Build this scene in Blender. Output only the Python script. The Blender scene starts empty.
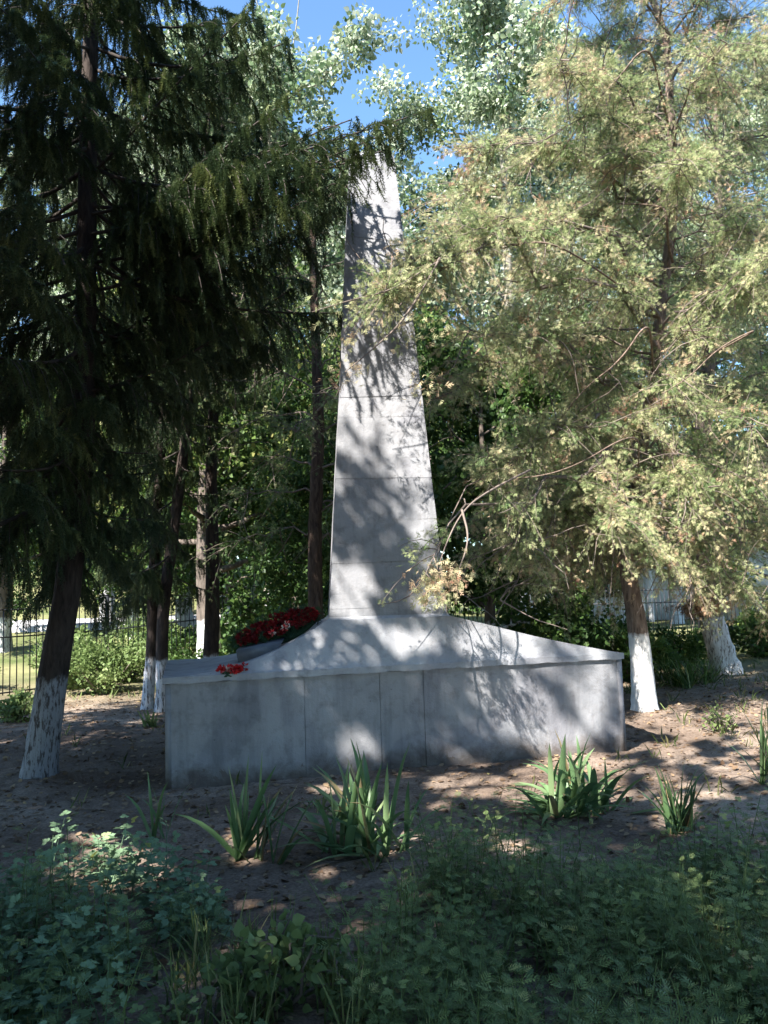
import bpy, math, random
import numpy as np
from mathutils import Vector, Matrix, noise
R = math.radians
PI = math.pi
scene = bpy.context.scene
col = scene.collection

# ------------------------------------------------------------------ camera
W_, H_, F_ = 768, 1024, 823.0
PITCH, ROLL, EYE = R(5.4), R(1.83), 1.6
fw = np.array([0, math.cos(PITCH), math.sin(PITCH)])
r0 = np.array([1.0, 0, 0]); u0 = np.array([0, -math.sin(PITCH), math.cos(PITCH)])
cR = math.cos(ROLL)*r0 - math.sin(ROLL)*u0
cU = math.sin(ROLL)*r0 + math.cos(ROLL)*u0
EY = np.array([0, 0, EYE])
def ray(px, py):
    return fw*F_ + (px-W_/2)*cR - (py-H_/2)*cU
def at(px, py, Y):
    d = ray(px, py); return EY + d*(Y/d[1])
def gd(px, py, z=0.0):
    d = ray(px, py); return EY + d*((z-EYE)/d[2])
def proj(p):
    q = np.asarray(p, float)-EY
    w = q@fw
    w = np.where(np.abs(w) < 1e-6, 1e-6, w)
    return W_/2 + F_*(q@cR)/w, H_/2 - F_*(q@cU)/w, w
cam = bpy.data.cameras.new('camera'); camo = bpy.data.objects.new('camera', cam); col.objects.link(camo)
cam.sensor_fit = 'HORIZONTAL'; cam.sensor_width = 36; cam.lens = F_/W_*36; cam.clip_end = 3000; cam.clip_start = .05
M = Matrix.Identity(4)
for i in range(3):
    M[i][0] = cR[i]; M[i][1] = cU[i]; M[i][2] = -fw[i]; M[i][3] = EY[i]
camo.matrix_world = M
scene.camera = camo

# ------------------------------------------------------------------ light
TS = np.array([-.57, -.71, .93]); TS /= np.linalg.norm(TS)      # towards the sun
world = bpy.data.worlds.new('World'); scene.world = world; world.use_nodes = True
nt = world.node_tree; bg = nt.nodes['Background']
sky = nt.nodes.new('ShaderNodeTexSky'); sky.sky_type = 'NISHITA'; sky.sun_disc = False
sky.sun_elevation = math.asin(TS[2]); sky.sun_rotation = math.atan2(TS[0], TS[1])
sky.ozone_density = 1.0; sky.air_density = 1.0; sky.dust_density = .25
tn_ = nt.nodes.new('ShaderNodeMix'); tn_.data_type = 'RGBA'; tn_.blend_type = 'MULTIPLY'; tn_.inputs[0].default_value = 1
nt.links.new(sky.outputs[0], tn_.inputs[6]); tn_.inputs[7].default_value = (.84, 1.05, 1.17, 1)
nt.links.new(tn_.outputs[2], bg.inputs[0]); bg.inputs[1].default_value = .085
sl = bpy.data.lights.new('sun', 'SUN'); sl.energy = 5.0; sl.angle = R(.53); sl.color = (1, .95, .87)
so = bpy.data.objects.new('sun', sl); col.objects.link(so)
so.rotation_euler = Vector(TS).to_track_quat('Z', 'Y').to_euler(); so.location = (-10, -12, 20)
scene.view_settings.view_transform = 'Standard'; scene.view_settings.look = 'None'
scene.view_settings.gamma = 1; scene.view_settings.exposure = 1.95
scene.render.engine = 'CYCLES'
scene.cycles.max_bounces = 3; scene.cycles.diffuse_bounces = 2; scene.cycles.transparent_max_bounces = 4; scene.cycles.transmission_bounces = 3

# ------------------------------------------------------------------ materials
def new_mat(name):
    m = bpy.data.materials.new(name); m.use_nodes = True
    return m, m.node_tree.nodes, m.node_tree.links, m.node_tree.nodes['Principled BSDF']
def ramp(nodes, stops, interp='LINEAR'):
    r = nodes.new('ShaderNodeValToRGB'); cr = r.color_ramp; cr.interpolation = interp
    while len(cr.elements) < len(stops): cr.elements.new(.5)
    for e, (p, c) in zip(cr.elements, stops):
        e.position = p; e.color = (*c, 1) if len(c) == 3 else c
    return r
def noise_node(nodes, links, scale, detail=4, rough=.55, vec=None, dist=0):
    n = nodes.new('ShaderNodeTexNoise'); n.inputs['Scale'].default_value = scale
    n.inputs['Detail'].default_value = detail; n.inputs['Roughness'].default_value = rough
    n.inputs['Distortion'].default_value = dist
    if vec: links.new(vec, n.inputs['Vector'])
    return n
def mixc(nodes, links, fac, a, b, mode='MIX'):
    m = nodes.new('ShaderNodeMix'); m.data_type = 'RGBA'; m.blend_type = mode
    for s, v in ((0, fac), (6, a), (7, b)):
        if isinstance(v, (int, float)): m.inputs[s].default_value = v
        elif isinstance(v, tuple): m.inputs[s].default_value = (*v, 1)
        else: links.new(v, m.inputs[s])
    return m.outputs[2]
def leaf_mat(name, stops, trans=.3, rough=.55, spec=.3):
    m, N, L, b = new_mat(name)
    a = N.new('ShaderNodeAttribute'); a.attribute_name = 'tone'
    r = ramp(N, stops); L.new(a.outputs['Fac'], r.inputs[0])
    L.new(r.outputs[0], b.inputs['Base Color']); b.inputs['Roughness'].default_value = rough
    b.inputs['Specular IOR Level'].default_value = spec
    t = N.new('ShaderNodeBsdfTranslucent'); L.new(r.outputs[0], t.inputs[0])
    mx = N.new('ShaderNodeMixShader'); mx.inputs[0].default_value = trans
    L.new(b.outputs[0], mx.inputs[1]); L.new(t.outputs[0], mx.inputs[2])
    L.new(mx.outputs[0], N['Material Output'].inputs[0])
    return m
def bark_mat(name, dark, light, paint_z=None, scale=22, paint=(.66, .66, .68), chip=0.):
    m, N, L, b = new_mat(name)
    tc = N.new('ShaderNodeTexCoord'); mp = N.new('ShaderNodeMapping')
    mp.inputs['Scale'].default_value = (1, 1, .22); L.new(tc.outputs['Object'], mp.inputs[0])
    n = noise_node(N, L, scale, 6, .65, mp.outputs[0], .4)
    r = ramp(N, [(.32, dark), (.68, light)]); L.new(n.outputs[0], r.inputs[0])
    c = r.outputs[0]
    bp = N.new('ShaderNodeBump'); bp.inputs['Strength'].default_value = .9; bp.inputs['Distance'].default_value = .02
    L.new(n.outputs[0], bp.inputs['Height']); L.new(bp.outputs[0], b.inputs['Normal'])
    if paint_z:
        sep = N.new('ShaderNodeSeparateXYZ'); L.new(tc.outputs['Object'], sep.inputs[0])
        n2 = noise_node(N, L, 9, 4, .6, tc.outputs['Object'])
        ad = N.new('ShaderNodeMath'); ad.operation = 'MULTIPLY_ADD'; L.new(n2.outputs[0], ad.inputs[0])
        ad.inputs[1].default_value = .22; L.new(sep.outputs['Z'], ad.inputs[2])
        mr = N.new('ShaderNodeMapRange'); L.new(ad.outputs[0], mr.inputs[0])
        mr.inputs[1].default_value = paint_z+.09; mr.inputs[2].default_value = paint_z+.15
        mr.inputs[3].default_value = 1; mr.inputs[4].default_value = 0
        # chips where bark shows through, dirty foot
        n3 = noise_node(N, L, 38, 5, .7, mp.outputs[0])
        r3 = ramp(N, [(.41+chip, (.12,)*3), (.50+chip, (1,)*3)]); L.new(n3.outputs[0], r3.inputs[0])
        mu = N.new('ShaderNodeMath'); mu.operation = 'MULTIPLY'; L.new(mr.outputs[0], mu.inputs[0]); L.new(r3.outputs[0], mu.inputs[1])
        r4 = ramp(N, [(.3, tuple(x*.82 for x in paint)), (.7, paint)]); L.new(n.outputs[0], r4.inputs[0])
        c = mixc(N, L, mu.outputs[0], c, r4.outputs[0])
    L.new(c, b.inputs['Base Color']); b.inputs['Roughness'].default_value = .9
    b.inputs['Specular IOR Level'].default_value = .15
    return m
def plain(name, c, rough=.6, metal=0, var=.15, scale=12):
    m, N, L, b = new_mat(name)
    tc = N.new('ShaderNodeTexCoord'); n = noise_node(N, L, scale, 4, .6, tc.outputs['Object'])
    r = ramp(N, [(.3, tuple(x*(1-var) for x in c)), (.7, tuple(min(1, x*(1+var)) for x in c))]); L.new(n.outputs[0], r.inputs[0])
    L.new(r.outputs[0], b.inputs['Base Color']); b.inputs['Roughness'].default_value = rough; b.inputs['Metallic'].default_value = metal
    return m
def cement_mat(name, base, streak=1.0):
    m, N, L, b = new_mat(name)
    tc = N.new('ShaderNodeTexCoord'); O = tc.outputs['Object']
    n1 = noise_node(N, L, 1.6, 5, .6, O, .3); n2 = noise_node(N, L, 9, 6, .65, O); n3 = noise_node(N, L, 90, 4, .6, O)
    mp = N.new('ShaderNodeMapping'); mp.inputs['Scale'].default_value = (7, 7, .7); L.new(O, mp.inputs[0])
    n4 = noise_node(N, L, 1.3, 5, .6, mp.outputs[0])
    r1 = ramp(N, [(.3, tuple(x*.80 for x in base)), (.7, tuple(min(1, x*1.12) for x in base))]); L.new(n1.outputs[0], r1.inputs[0])
    r2 = ramp(N, [(.34, (.80, .79, .78)), (.5, (1, 1, 1)), (.7, (1.0, 1.0, 1.0))]); L.new(n2.outputs[0], r2.inputs[0])
    c = mixc(N, L, 1.0, r1.outputs[0], r2.outputs[0], 'MULTIPLY')
    r4 = ramp(N, [(.36, (.66, .66, .67)), (.5, (1, 1, 1))]); L.new(n4.outputs[0], r4.inputs[0])
    c = mixc(N, L, .55*streak, c, r4.outputs[0], 'MULTIPLY')
    # chipped dark specks
    v = N.new('ShaderNodeTexVoronoi'); v.inputs['Scale'].default_value = 7; L.new(O, v.inputs['Vector'])
    rv = ramp(N, [(.0, (.45, .43, .42)), (.035, (.6, .58, .56)), (.06, (1, 1, 1))]); L.new(v.outputs['Distance'], rv.inputs[0])
    c = mixc(N, L, .7, c, rv.outputs[0], 'MULTIPLY')
    sp = N.new('ShaderNodeSeparateXYZ'); L.new(O, sp.inputs[0])
    nd = noise_node(N, L, 3.2, 6, .7, O, .6); dz = N.new('ShaderNodeMath'); dz.operation = 'MULTIPLY_ADD'; L.new(nd.outputs[0], dz.inputs[0]); dz.inputs[1].default_value = -.55; L.new(sp.outputs['Z'], dz.inputs[2])
    rd = ramp(N, [(0, (.50, .43, .37)), (.5, (.78, .74, .70)), (1, (1, 1, 1))]); md = N.new('ShaderNodeMapRange'); L.new(dz.outputs[0], md.inputs[0]); md.inputs[1].default_value = -.25; md.inputs[2].default_value = -.08
    L.new(md.outputs[0], rd.inputs[0]); c = mixc(N, L, 1.0, c, rd.outputs[0], 'MULTIPLY')
    nb = noise_node(N, L, 1.1, 3, .5, O, 1.2); rb = ramp(N, [(.56, (1, 1, 1)), (.60, (.80, .80, .83)), (.68, (.74, .74, .78))]); L.new(nb.outputs[0], rb.inputs[0]); c = mixc(N, L, .8, c, rb.outputs[0], 'MULTIPLY')
    at_ = N.new('ShaderNodeAttribute'); at_.attribute_name = 'tone'
    rt = ramp(N, [(0, (.86, .86, .87)), (1, (1, 1, 1))]); L.new(at_.outputs['Fac'], rt.inputs[0])
    c = mixc(N, L, 1.0, c, rt.outputs[0], 'MULTIPLY')
    ne = noise_node(N, L, 5.5, 6, .7, O, .8); ze = N.new('ShaderNodeMath'); ze.operation = 'MULTIPLY_ADD'; L.new(sp.outputs['Z'], ze.inputs[0]); ze.inputs[1].default_value = -.62; L.new(ne.outputs[0], ze.inputs[2])
    re_ = ramp(N, [(.555, (0, 0, 0)), (.57, (1, 1, 1))]); L.new(ze.outputs[0], re_.inputs[0]); c = mixc(N, L, re_.outputs[0], c, (.13, .11, .10))
    L.new(c, b.inputs['Base Color']); b.inputs['Roughness'].default_value = .82; b.inputs['Specular IOR Level'].default_value = .25
    s = N.new('ShaderNodeMath'); s.operation = 'MULTIPLY_ADD'; L.new(n2.outputs[0], s.inputs[0]); s.inputs[1].default_value = 3; L.new(n3.outputs[0], s.inputs[2])
    bp = N.new('ShaderNodeBump'); bp.inputs['Strength'].default_value = .35; bp.inputs['Distance'].default_value = .01
    L.new(s.outputs[0], bp.inputs['Height']); L.new(bp.outputs[0], b.inputs['Normal'])
    return m

MT = {}
MT['spruce'] = leaf_mat('spruce_needles', [(0, (.026, .048, .028)), (.5, (.058, .092, .042)), (.85, (.12, .155, .06)), (1, (.18, .21, .08))], .12, .6)
MT['juniper'] = leaf_mat('juniper_sprays', [(0, (.065, .12, .05)), (.25, (.16, .24, .10)), (.5, (.33, .385, .18)), (.72, (.50, .49, .28)), (.9, (.56, .42, .28)), (1, (.42, .24, .16))], .38, .7, .2)
MT['poplar'] = leaf_mat('poplar_leaves', [(0, (.06, .11, .045)), (.4, (.15, .22, .10)), (.65, (.32, .38, .24)), (1, (.50, .54, .44))], .32, .45)
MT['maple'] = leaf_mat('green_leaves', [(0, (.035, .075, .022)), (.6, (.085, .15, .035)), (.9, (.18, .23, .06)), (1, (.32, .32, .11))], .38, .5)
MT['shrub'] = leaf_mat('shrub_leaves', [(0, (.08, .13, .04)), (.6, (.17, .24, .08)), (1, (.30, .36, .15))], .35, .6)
MT['weed'] = leaf_mat('weed_leaves', [(0, (.075, .12, .045)), (.6, (.165, .23, .088)), (.9, (.27, .34, .13)), (1, (.40, .40, .16))], .3, .5)
MT['columbine'] = leaf_mat('blue_green_leaves', [(0, (.085, .15, .085)), (.7, (.19, .29, .17)), (.93, (.22, .34, .21)), (1, (.38, .40, .13))], .3, .5)
MT['iris'] = leaf_mat('iris_blades', [(0, (.055, .11, .045)), (.6, (.12, .21, .09)), (.88, (.20, .29, .14)), (1, (.29, .23, .12))], .25, .42, .4)
MT['litter'] = leaf_mat('fallen_leaves', [(0, (.08, .05, .035)), (.5, (.20, .135, .085)), (.85, (.34, .25, .16)), (1, (.45, .36, .12))], .1, .8, .1)
MT['dry'] = leaf_mat('dry_twigs', [(0, (.16, .09, .05)), (1, (.36, .23, .13))], .1, .8, .1)
MT['grass'] = leaf_mat('grass_blades', [(0, (.07, .11, .035)), (.6, (.16, .2, .07)), (1, (.36, .32, .16))], .3, .6, .2)
MT['twig'] = plain('pale_twigs', (.17, .135, .115), .9, 0, .3, 6)
MT['spruce_wood'] = plain('spruce_limb_bark', (.045, .035, .03), .9, 0, .3, 8)
MT['redflower'] = leaf_mat('red_petals', [(0, (.09, .004, .007)), (.7, (.26, .008, .012)), (.95, (.66, .03, .035)), (1, (.6, .5, .45))], .15, .6)
MT['wreathgreen'] = leaf_mat('wreath_greenery', [(0, (.01, .035, .018)), (1, (.03, .075, .035))], .1, .6)
MT['iron'] = plain('black_iron', (.016, .018, .024), .5, .3, .2)
MT['cement'] = cement_mat('grey_cement_render', (.305, .307, .325))
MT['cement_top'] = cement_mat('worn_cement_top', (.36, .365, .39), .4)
MT['tin'] = plain('grey_painted_tin', (.10, .12, .15), .55, .1, .2)
MT['houseWall'] = plain('white_plaster', (.72, .72, .72), .85, 0, .06, 3)
MT['roof'] = plain('grey_roof_sheet', (.22, .21, .21), .7, 0, .15, 4)
MT['glass'] = plain('dark_window_glass', (.03, .04, .05), .12, 0, .1)
MT['asphalt'] = plain('asphalt', (.10, .11, .135), .9, 0, .2, 3)
MT['paving'] = plain('pale_pavement', (.42, .41, .42), .9, 0, .15, 3)

# ------------------------------------------------------------------ mesh helpers
def mk(name, verts, faces, mat, parent=None, tone=None, smooth=False, loc=(0, 0, 0)):
    """faces: list of (n,k) int arrays"""
    me = bpy.data.meshes.new(name)
    verts = np.asarray(verts, np.float32)
    faces = [np.asarray(f, np.int32) for f in faces if len(f)]
    me.vertices.add(len(verts)); me.vertices.foreach_set('co', verts.ravel())
    loops = np.concatenate([f.ravel() for f in faces])
    tot = np.concatenate([np.full(len(f), f.shape[1], np.int32) for f in faces])
    st = np.concatenate([[0], np.cumsum(tot)[:-1]]).astype(np.int32)
    me.loops.add(len(loops)); me.loops.foreach_set('vertex_index', loops)
    me.polygons.add(len(tot)); me.polygons.foreach_set('loop_start', st)
    if smooth: me.polygons.foreach_set('use_smooth', np.ones(len(tot), bool))
    me.update(calc_edges=True)
    if tone is not None:
        a = me.attributes.new('tone', 'FLOAT', 'FACE'); a.data.foreach_set('value', np.asarray(tone, np.float32))
    me.materials.append(mat)
    o = bpy.data.objects.new(name, me); col.objects.link(o); o.location = loc
    if parent: o.parent = parent
    return o
def tag(o, label=None, cat=None, group=None, kind=None):
    if label: o['label'] = label
    if cat: o['category'] = cat
    if group: o['group'] = group
    if kind: o['kind'] = kind
    return o
def empty(name, loc, rz=0, label=None, cat=None, group=None):
    o = bpy.data.objects.new(name, None); col.objects.link(o); o.location = [float(v) for v in loc]
    o.rotation_euler = (0, 0, rz); o.empty_display_size = .2
    return tag(o, label, cat, group)
def copy_tree(o, loc, rz=0, sc=1, label=None, group=None):
    c = o.copy(); col.objects.link(c); c.location = [float(v) for v in loc]; c.rotation_euler = (0, 0, rz)
    c.scale = (sc, sc, sc) if not isinstance(sc, tuple) else sc
    if label: c['label'] = label
    if group: c['group'] = group
    for ch in list(o.children):
        d = ch.copy(); col.objects.link(d); d.parent = c
    return c

class Tubes:
    def __init__(s): s.v = []; s.f = []; s.n = 0
    def add(s, pts, rad, k=6, jit=0, rng=None, cap=True):
        pts = np.asarray(pts, float); n = len(pts); rad = np.broadcast_to(rad, (n,))
        t = np.gradient(pts, axis=0); t /= np.linalg.norm(t, axis=1)[:, None]+1e-9
        ref = np.array([0, 0, 1.]) if abs(t[0][2]) < .8 else np.array([1., 0, 0])
        a = np.cross(t, ref); a /= np.linalg.norm(a, axis=1)[:, None]+1e-9
        b = np.cross(t, a)
        th = np.arange(k)*2*PI/k
        rr = rad[:, None]*np.ones((n, k))
        if jit:
            rr = rr*(1+jit*rng.normal(size=(1, k))*1.0+jit*.5*rng.normal(size=(n, k)))
        V = pts[:, None]+(np.cos(th)[None, :, None]*a[:, None]+np.sin(th)[None, :, None]*b[:, None])*rr[..., None]
        i = np.arange(n-1)[:, None]*k; j = np.arange(k)[None]; j2 = (j+1) % k
        q = np.stack([i+j, i+j2, i+k+j2, i+k+j], -1).reshape(-1, 4)+s.n
        s.v.append(V.reshape(-1, 3)); s.f.append(q); s.n += n*k
    def build(s, name, mat, parent=None, smooth=True):
        return mk(name, np.concatenate(s.v), [np.concatenate(s.f)], mat, parent, smooth=smooth)

class Boxes:
    def __init__(s): s.v = []; s.f = []; s.n = 0
    def box(s, x0, y0, z0, x1, y1, z1, Mx=None):
        v = np.array([[x, y, z] for z in (z0, z1) for y in (y0, y1) for x in (x0, x1)], float)
        if Mx is not None: v = v@Mx.T
        s.v.append(v); s.f.append(np.array([[0, 2, 3, 1], [4, 5, 7, 6], [0, 1, 5, 4], [2, 6, 7, 3], [0, 4, 6, 2], [1, 3, 7, 5]])+s.n); s.n += 8
    def bar(s, p, q, w):
        p = np.array(p, float); q = np.array(q, float); t = q-p; t /= np.linalg.norm(t)
        ref = np.array([0, 0, 1.]) if abs(t[2]) < .9 else np.array([1., 0, 0])
        a = np.cross(t, ref); a /= np.linalg.norm(a); b = np.cross(t, a)
        v = np.array([c+(i*a+j*b)*w/2 for c in (p, q) for i, j in ((-1, -1), (1, -1), (1, 1), (-1, 1))])
        s.v.append(v); s.f.append(np.array([[0, 1, 2, 3], [7, 6, 5, 4], [0, 4, 5, 1], [1, 5, 6, 2], [2, 6, 7, 3], [3, 7, 4, 0]])+s.n); s.n += 8
    def build(s, name, mat, parent=None):
        return mk(name, np.concatenate(s.v), [np.concatenate(s.f)], mat, parent)

def basis(d, rng, roll=None):
    d = d/(np.linalg.norm(d, axis=1)[:, None]+1e-9)
    r = rng.normal(size=d.shape)
    a = np.cross(d, r); a /= np.linalg.norm(a, axis=1)[:, None]+1e-9
    if roll is not None:                                        # keep blade normal near given vector
        a = np.cross(roll, d); a /= np.linalg.norm(a, axis=1)[:, None]+1e-9
    b = np.cross(d, a)
    return np.stack([d, a, b], -1)
def inst(tv, tf, pos, B, sc, tone):
    """template instances -> verts, faces, tone"""
    tv = np.asarray(tv, float); tf = np.asarray(tf)
    sc = np.asarray(sc, float)
    if sc.ndim == 1: sc = np.repeat(sc[:, None], 3, 1)
    V = np.einsum('nij,nmj->nmi', B, tv[None]*sc[:, None, :])+pos[:, None]
    Fc = (tf[None]+(np.arange(len(pos))*len(tv))[:, None, None]).reshape(-1, tf.shape[1])
    return V.reshape(-1, 3), Fc, np.repeat(tone, len(tf))

# leaf templates (local x = growing direction)
def t_needles(n=18, L=.2, w=.06, seed=1):
    g = np.random.default_rng(seed); v = []; f = []
    for i in range(n):
        x = (i+.5)/n; th = i*2.4+g.random()*.5
        rd = np.array([0, math.cos(th), math.sin(th)]); ax = np.array([1, 0, 0.])
        d = ax*.65+rd*.76; s = np.cross(d, rd); s /= np.linalg.norm(s)
        p = ax*x; ll = L*(.8+.4*g.random())
        v += [p-s*w/2, p+s*w/2, p+d*ll]; f.append([3*i, 3*i+1, 3*i+2])
    k = len(v)
    v += [[0, -.02, 0], [0, .02, 0], [1, 0, 0]]; f.append([k, k+1, k+2])
    return np.array(v), np.array(f)
def t_spray(seed=2, n=7):
    g = np.random.default_rng(seed); v = []; f = []
    def strip(p, d, L, w):
        d = d/np.linalg.norm(d); s = np.cross(d, [0, 0, 1.]); s /= np.linalg.norm(s)
        k = len(v); v.extend([p, p+d*L*.5+s*w*.62, p+d*L, p+d*L*.5-s*w*.62]); f.append([k, k+1, k+2, k+3])
    strip(np.zeros(3), np.array([1, 0, .05]), 1, .065)
    for i in range(n-1):
        x = .12+.75*i/(n-1); sd = 1 if i % 2 else -1
        strip(np.array([x, 0, 0]), np.array([.75, sd*(.6+.3*g.random()), g.normal()*.25]), .5*(1.1-x)*(1+.3*g.random()), .065)
    return np.array(v), np.array(f)
T_NEED = t_needles(); T_SPRAY = t_spray()
T_LEAF = (np.array([[0, 0, 0], [.45, .36, .06], [1, 0, -.05], [.45, -.36, .06], [.15, .3, .05], [.15, -.3, .05]]),
          np.array([[0, 4, 1, 2], [0, 2, 3, 5]]))
def t_trifoliate():
    v = []; f = []
    for a, L in ((0, 1.0), (.95, .85), (-.95, .85)):
        c, s = math.cos(a), math.sin(a)
        pts = [(0.12, 0), (.3, .13), (.42, .30), (.58, .24), (.74, .28), (.80, .10), (1.0, 0), (.80, -.10), (.74, -.28), (.58, -.24), (.42, -.30), (.3, -.13)]
        k = len(v)
        for x, y in pts: v.append([(x*c-y*s)*L, (x*s+y*c)*L, -.12*x*x+abs(y)*.25])
        f += [[k, k+1, k+10, k+11] if False else [k, k+1, k+2, k+3], [k, k+3, k+4, k+5], [k, k+5, k+6, k+7], [k, k+7, k+8, k+9], [k, k+9, k+10, k+11]]
    return np.array(v), np.array(f)
def t_pinnate():
    v = []; f = []
    for i in range(9):
        if i == 0: x, a, L = 0, 0, 1.0
        else:
            k2 = (i+1)//2; x = .10+.21*(k2-1)+.02*(i % 2); a = (.75 if i % 2 else -.75); L = .46*(1.1-x)+.08
        c, s = math.cos(a), math.sin(a); k = len(v); w = .042 if i else .022
        for lx, ly in ((0, -.012), (L*.55, -w), (L, 0), (L*.55, w)): v.append([x+lx*c-ly*s, lx*s+ly*c, -.25*(x+lx*c)**2+.2*abs(lx*s)])
        f.append([k, k+1, k+2, k+3])
    return np.array(v), np.array(f)
T_TRI = t_trifoliate(); T_PIN = t_pinnate()

def smooth(P, it=3):
    P = np.asarray(P, float)
    for _ in range(it):
        Q = np.empty((2*len(P)-2, 3)); Q[0::2] = P[:-1]*.75+P[1:]*.25; Q[1::2] = P[:-1]*.25+P[1:]*.75; P = np.concatenate([P[:1], Q, P[-1:]])
    return P
def tree_wood(path, rad, mat, parent, k=18, jit=.05, seed=0, flare=1.22, name='trunk', forks=()):
    g = np.random.default_rng(seed); T = Tubes()
    path = np.asarray(path, float)
    n = 46; s = np.linspace(0, 1, len(path)); t = np.linspace(0, 1, n)
    t = t**1.35
    P = np.stack([np.interp(t, s, path[:, i]) for i in range(3)], 1)
    for i in (0, 1):                                             # gentle wobble
        P[:, i] += .025*np.sin(t*9+g.random()*6)*(t > 0)*np.minimum(1, t*6)
    r = np.interp(t, s, np.asarray(rad, float))
    z = P[:, 2]-P[0, 2]
    r = r*(1+(flare-1)*np.exp(-z/.12)); P[0, 2] -= .08
    T.add(P, r, k, jit, g)
    for f in forks: Q = smooth(f[0]); T.add(Q, np.linspace(f[1][0], f[1][-1], len(Q)), 8, .04, g)
    return T.build(name, mat, parent)


# ------------------------------------------------------------------ hand-set sun patches; foliage that would shade them is left out
S_ = -TS
LIT = [(120, 868, 60, 26), (520, 850, 30, 10), (560, 960, 16, 10), (640, 880, 24, 8), (440, 930, 10, 12), (740, 960, 20, 10), (60, 930, 20, 8), (180, 980, 16, 8), (372, 210, 26, 30), (396, 285, 9, 25), (350, 402, 20, 17), (416, 435, 17, 46), (424, 505, 12, 34), (345, 590, 16, 34), (366, 600, 14, 46), (425, 600, 18, 22), (410, 520, 10, 24), (380, 440, 7, 12), (372, 490, 5, 9),
       (362, 745, 26, 22), (412, 712, 8, 26), (438, 745, 9, 24), (520, 712, 34, 34), (562, 735, 34, 22), (600, 680, 14, 36), (480, 690, 12, 24),
       (250, 845, 28, 26), (385, 838, 32, 18), (575, 785, 56, 34), (676, 812, 24, 22), (345, 925, 22, 9), (470, 785, 50, 14), (95, 838, 34, 9), (160, 905, 24, 9), (60, 870, 16, 9), (330, 790, 30, 6), (600, 905, 12, 6), (480, 985, 14, 8), (240, 900, 14, 6), (330, 870, 16, 9), (700, 905, 10, 8), (320, 985, 16, 8), (175, 650, 14, 26), (110, 700, 40, 9), (30, 745, 30, 5), (120, 735, 20, 5)]
def fleck(px, py, k=1.0):
    a_ = px*.055+py*.035; b_ = px*.03-py*.11
    return (np.sin(a_*1.7*k)+np.sin(b_*1.9*k+1)+np.sin((a_+b_)*2.3*k+2)+.8*np.sin((a_-b_)*3.9*k))/3.8
def sunny(C, ground=False):
    """True where the shadow of a point would fall on a patch meant to be sunlit"""
    C = np.asarray(C, float); n = len(C); out = np.zeros(n, bool); done = np.zeros(n, bool)
    def test(q, m): 
        px, py, w_ = proj(q); r_ = np.zeros(n, bool)
        for a_, b_, ra, rb in LIT: r_ |= ((px-a_)/ra)**2+((py-b_)/rb)**2 < 1
        return px, py, r_
    k = (7.65-C[:, 1])/S_[1]; h = C+S_*k[:, None]; m = (k > .05) & (np.abs(h[:, 0]) < .62) & (h[:, 2] > 1.25) & (h[:, 2] < 6)
    px, py, r_ = test(h, m); out[m] = r_[m]; done |= m
    tx = math.tan(YAW); k = (LF[1]+(C[:, 0]-LF[0])*tx-C[:, 1])/(S_[1]-S_[0]*tx); h = C+S_*k[:, None]
    m = ~done & (k > .05) & (h[:, 0] > LF[0]) & (h[:, 0] < RF[0]) & (h[:, 2] > 0) & (h[:, 2] < .92); px, py, r_ = test(h, m)
    out[m] = (r_ | ((px > 430) & (fleck(px, py, .8) > .12)))[m]; done |= m
    k = (1.08-C[:, 2])/S_[2]; h = C+S_*k[:, None]; dx = h[:, 0]-ctr[0]; dy_ = h[:, 1]-ctr[1]; lx = dx*c0+dy_*s0; ly = -dx*s0+dy_*c0
    m = ~done & (k > .05) & (np.abs(lx) < Wm/2) & (np.abs(ly) < Dm/2); px, py, r_ = test(h, m)
    out[m] = (((px > 385) & (fleck(px, py) > -.62-.3*(px > 420))) | ((px > 330) & (py < 640) & (px <= 385) & (fleck(px, py) > .1)))[m]; done |= m
    for (bx, by, hw, hh) in ((3.2, 10.25, .26, 1.0), (5.85, 14.0, .35, .5)):
        k = (by-C[:, 1])/S_[1]; h = C+S_*k[:, None]; m = ~done & (k > .3) & (np.abs(h[:, 0]-bx) < hw) & (h[:, 2] > 0) & (h[:, 2] < hh); out[m] = True; done |= m
    if not ground: return out
    k = -C[:, 2]/S_[2]; h = C+S_*k[:, None]; m = ~done; px, py, r_ = test(h, m); f_ = fleck(px, py)
    r_ |= (px > 618) & (py < 800) & (py > 685) & (f_ > -.30)
    r_ |= (px > 400) & (px <= 618) & (py < 815) & (py > 740) & (f_ > .0)
    r_ |= (px < 170) & (py > 690) & (py < 735) & (f_ > .05)
    out[m] = (r_ & (h[:, 1] > 0))[m]
    return out
def keep(C):  # leaves kept on the added trees: out of view, clear of the sun patches
    px, py, w_ = proj(C)
    return ~(((w_ > 0) & (px > -150) & (px < 920) & (py > -60)) | sunny(C, True))

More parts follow.
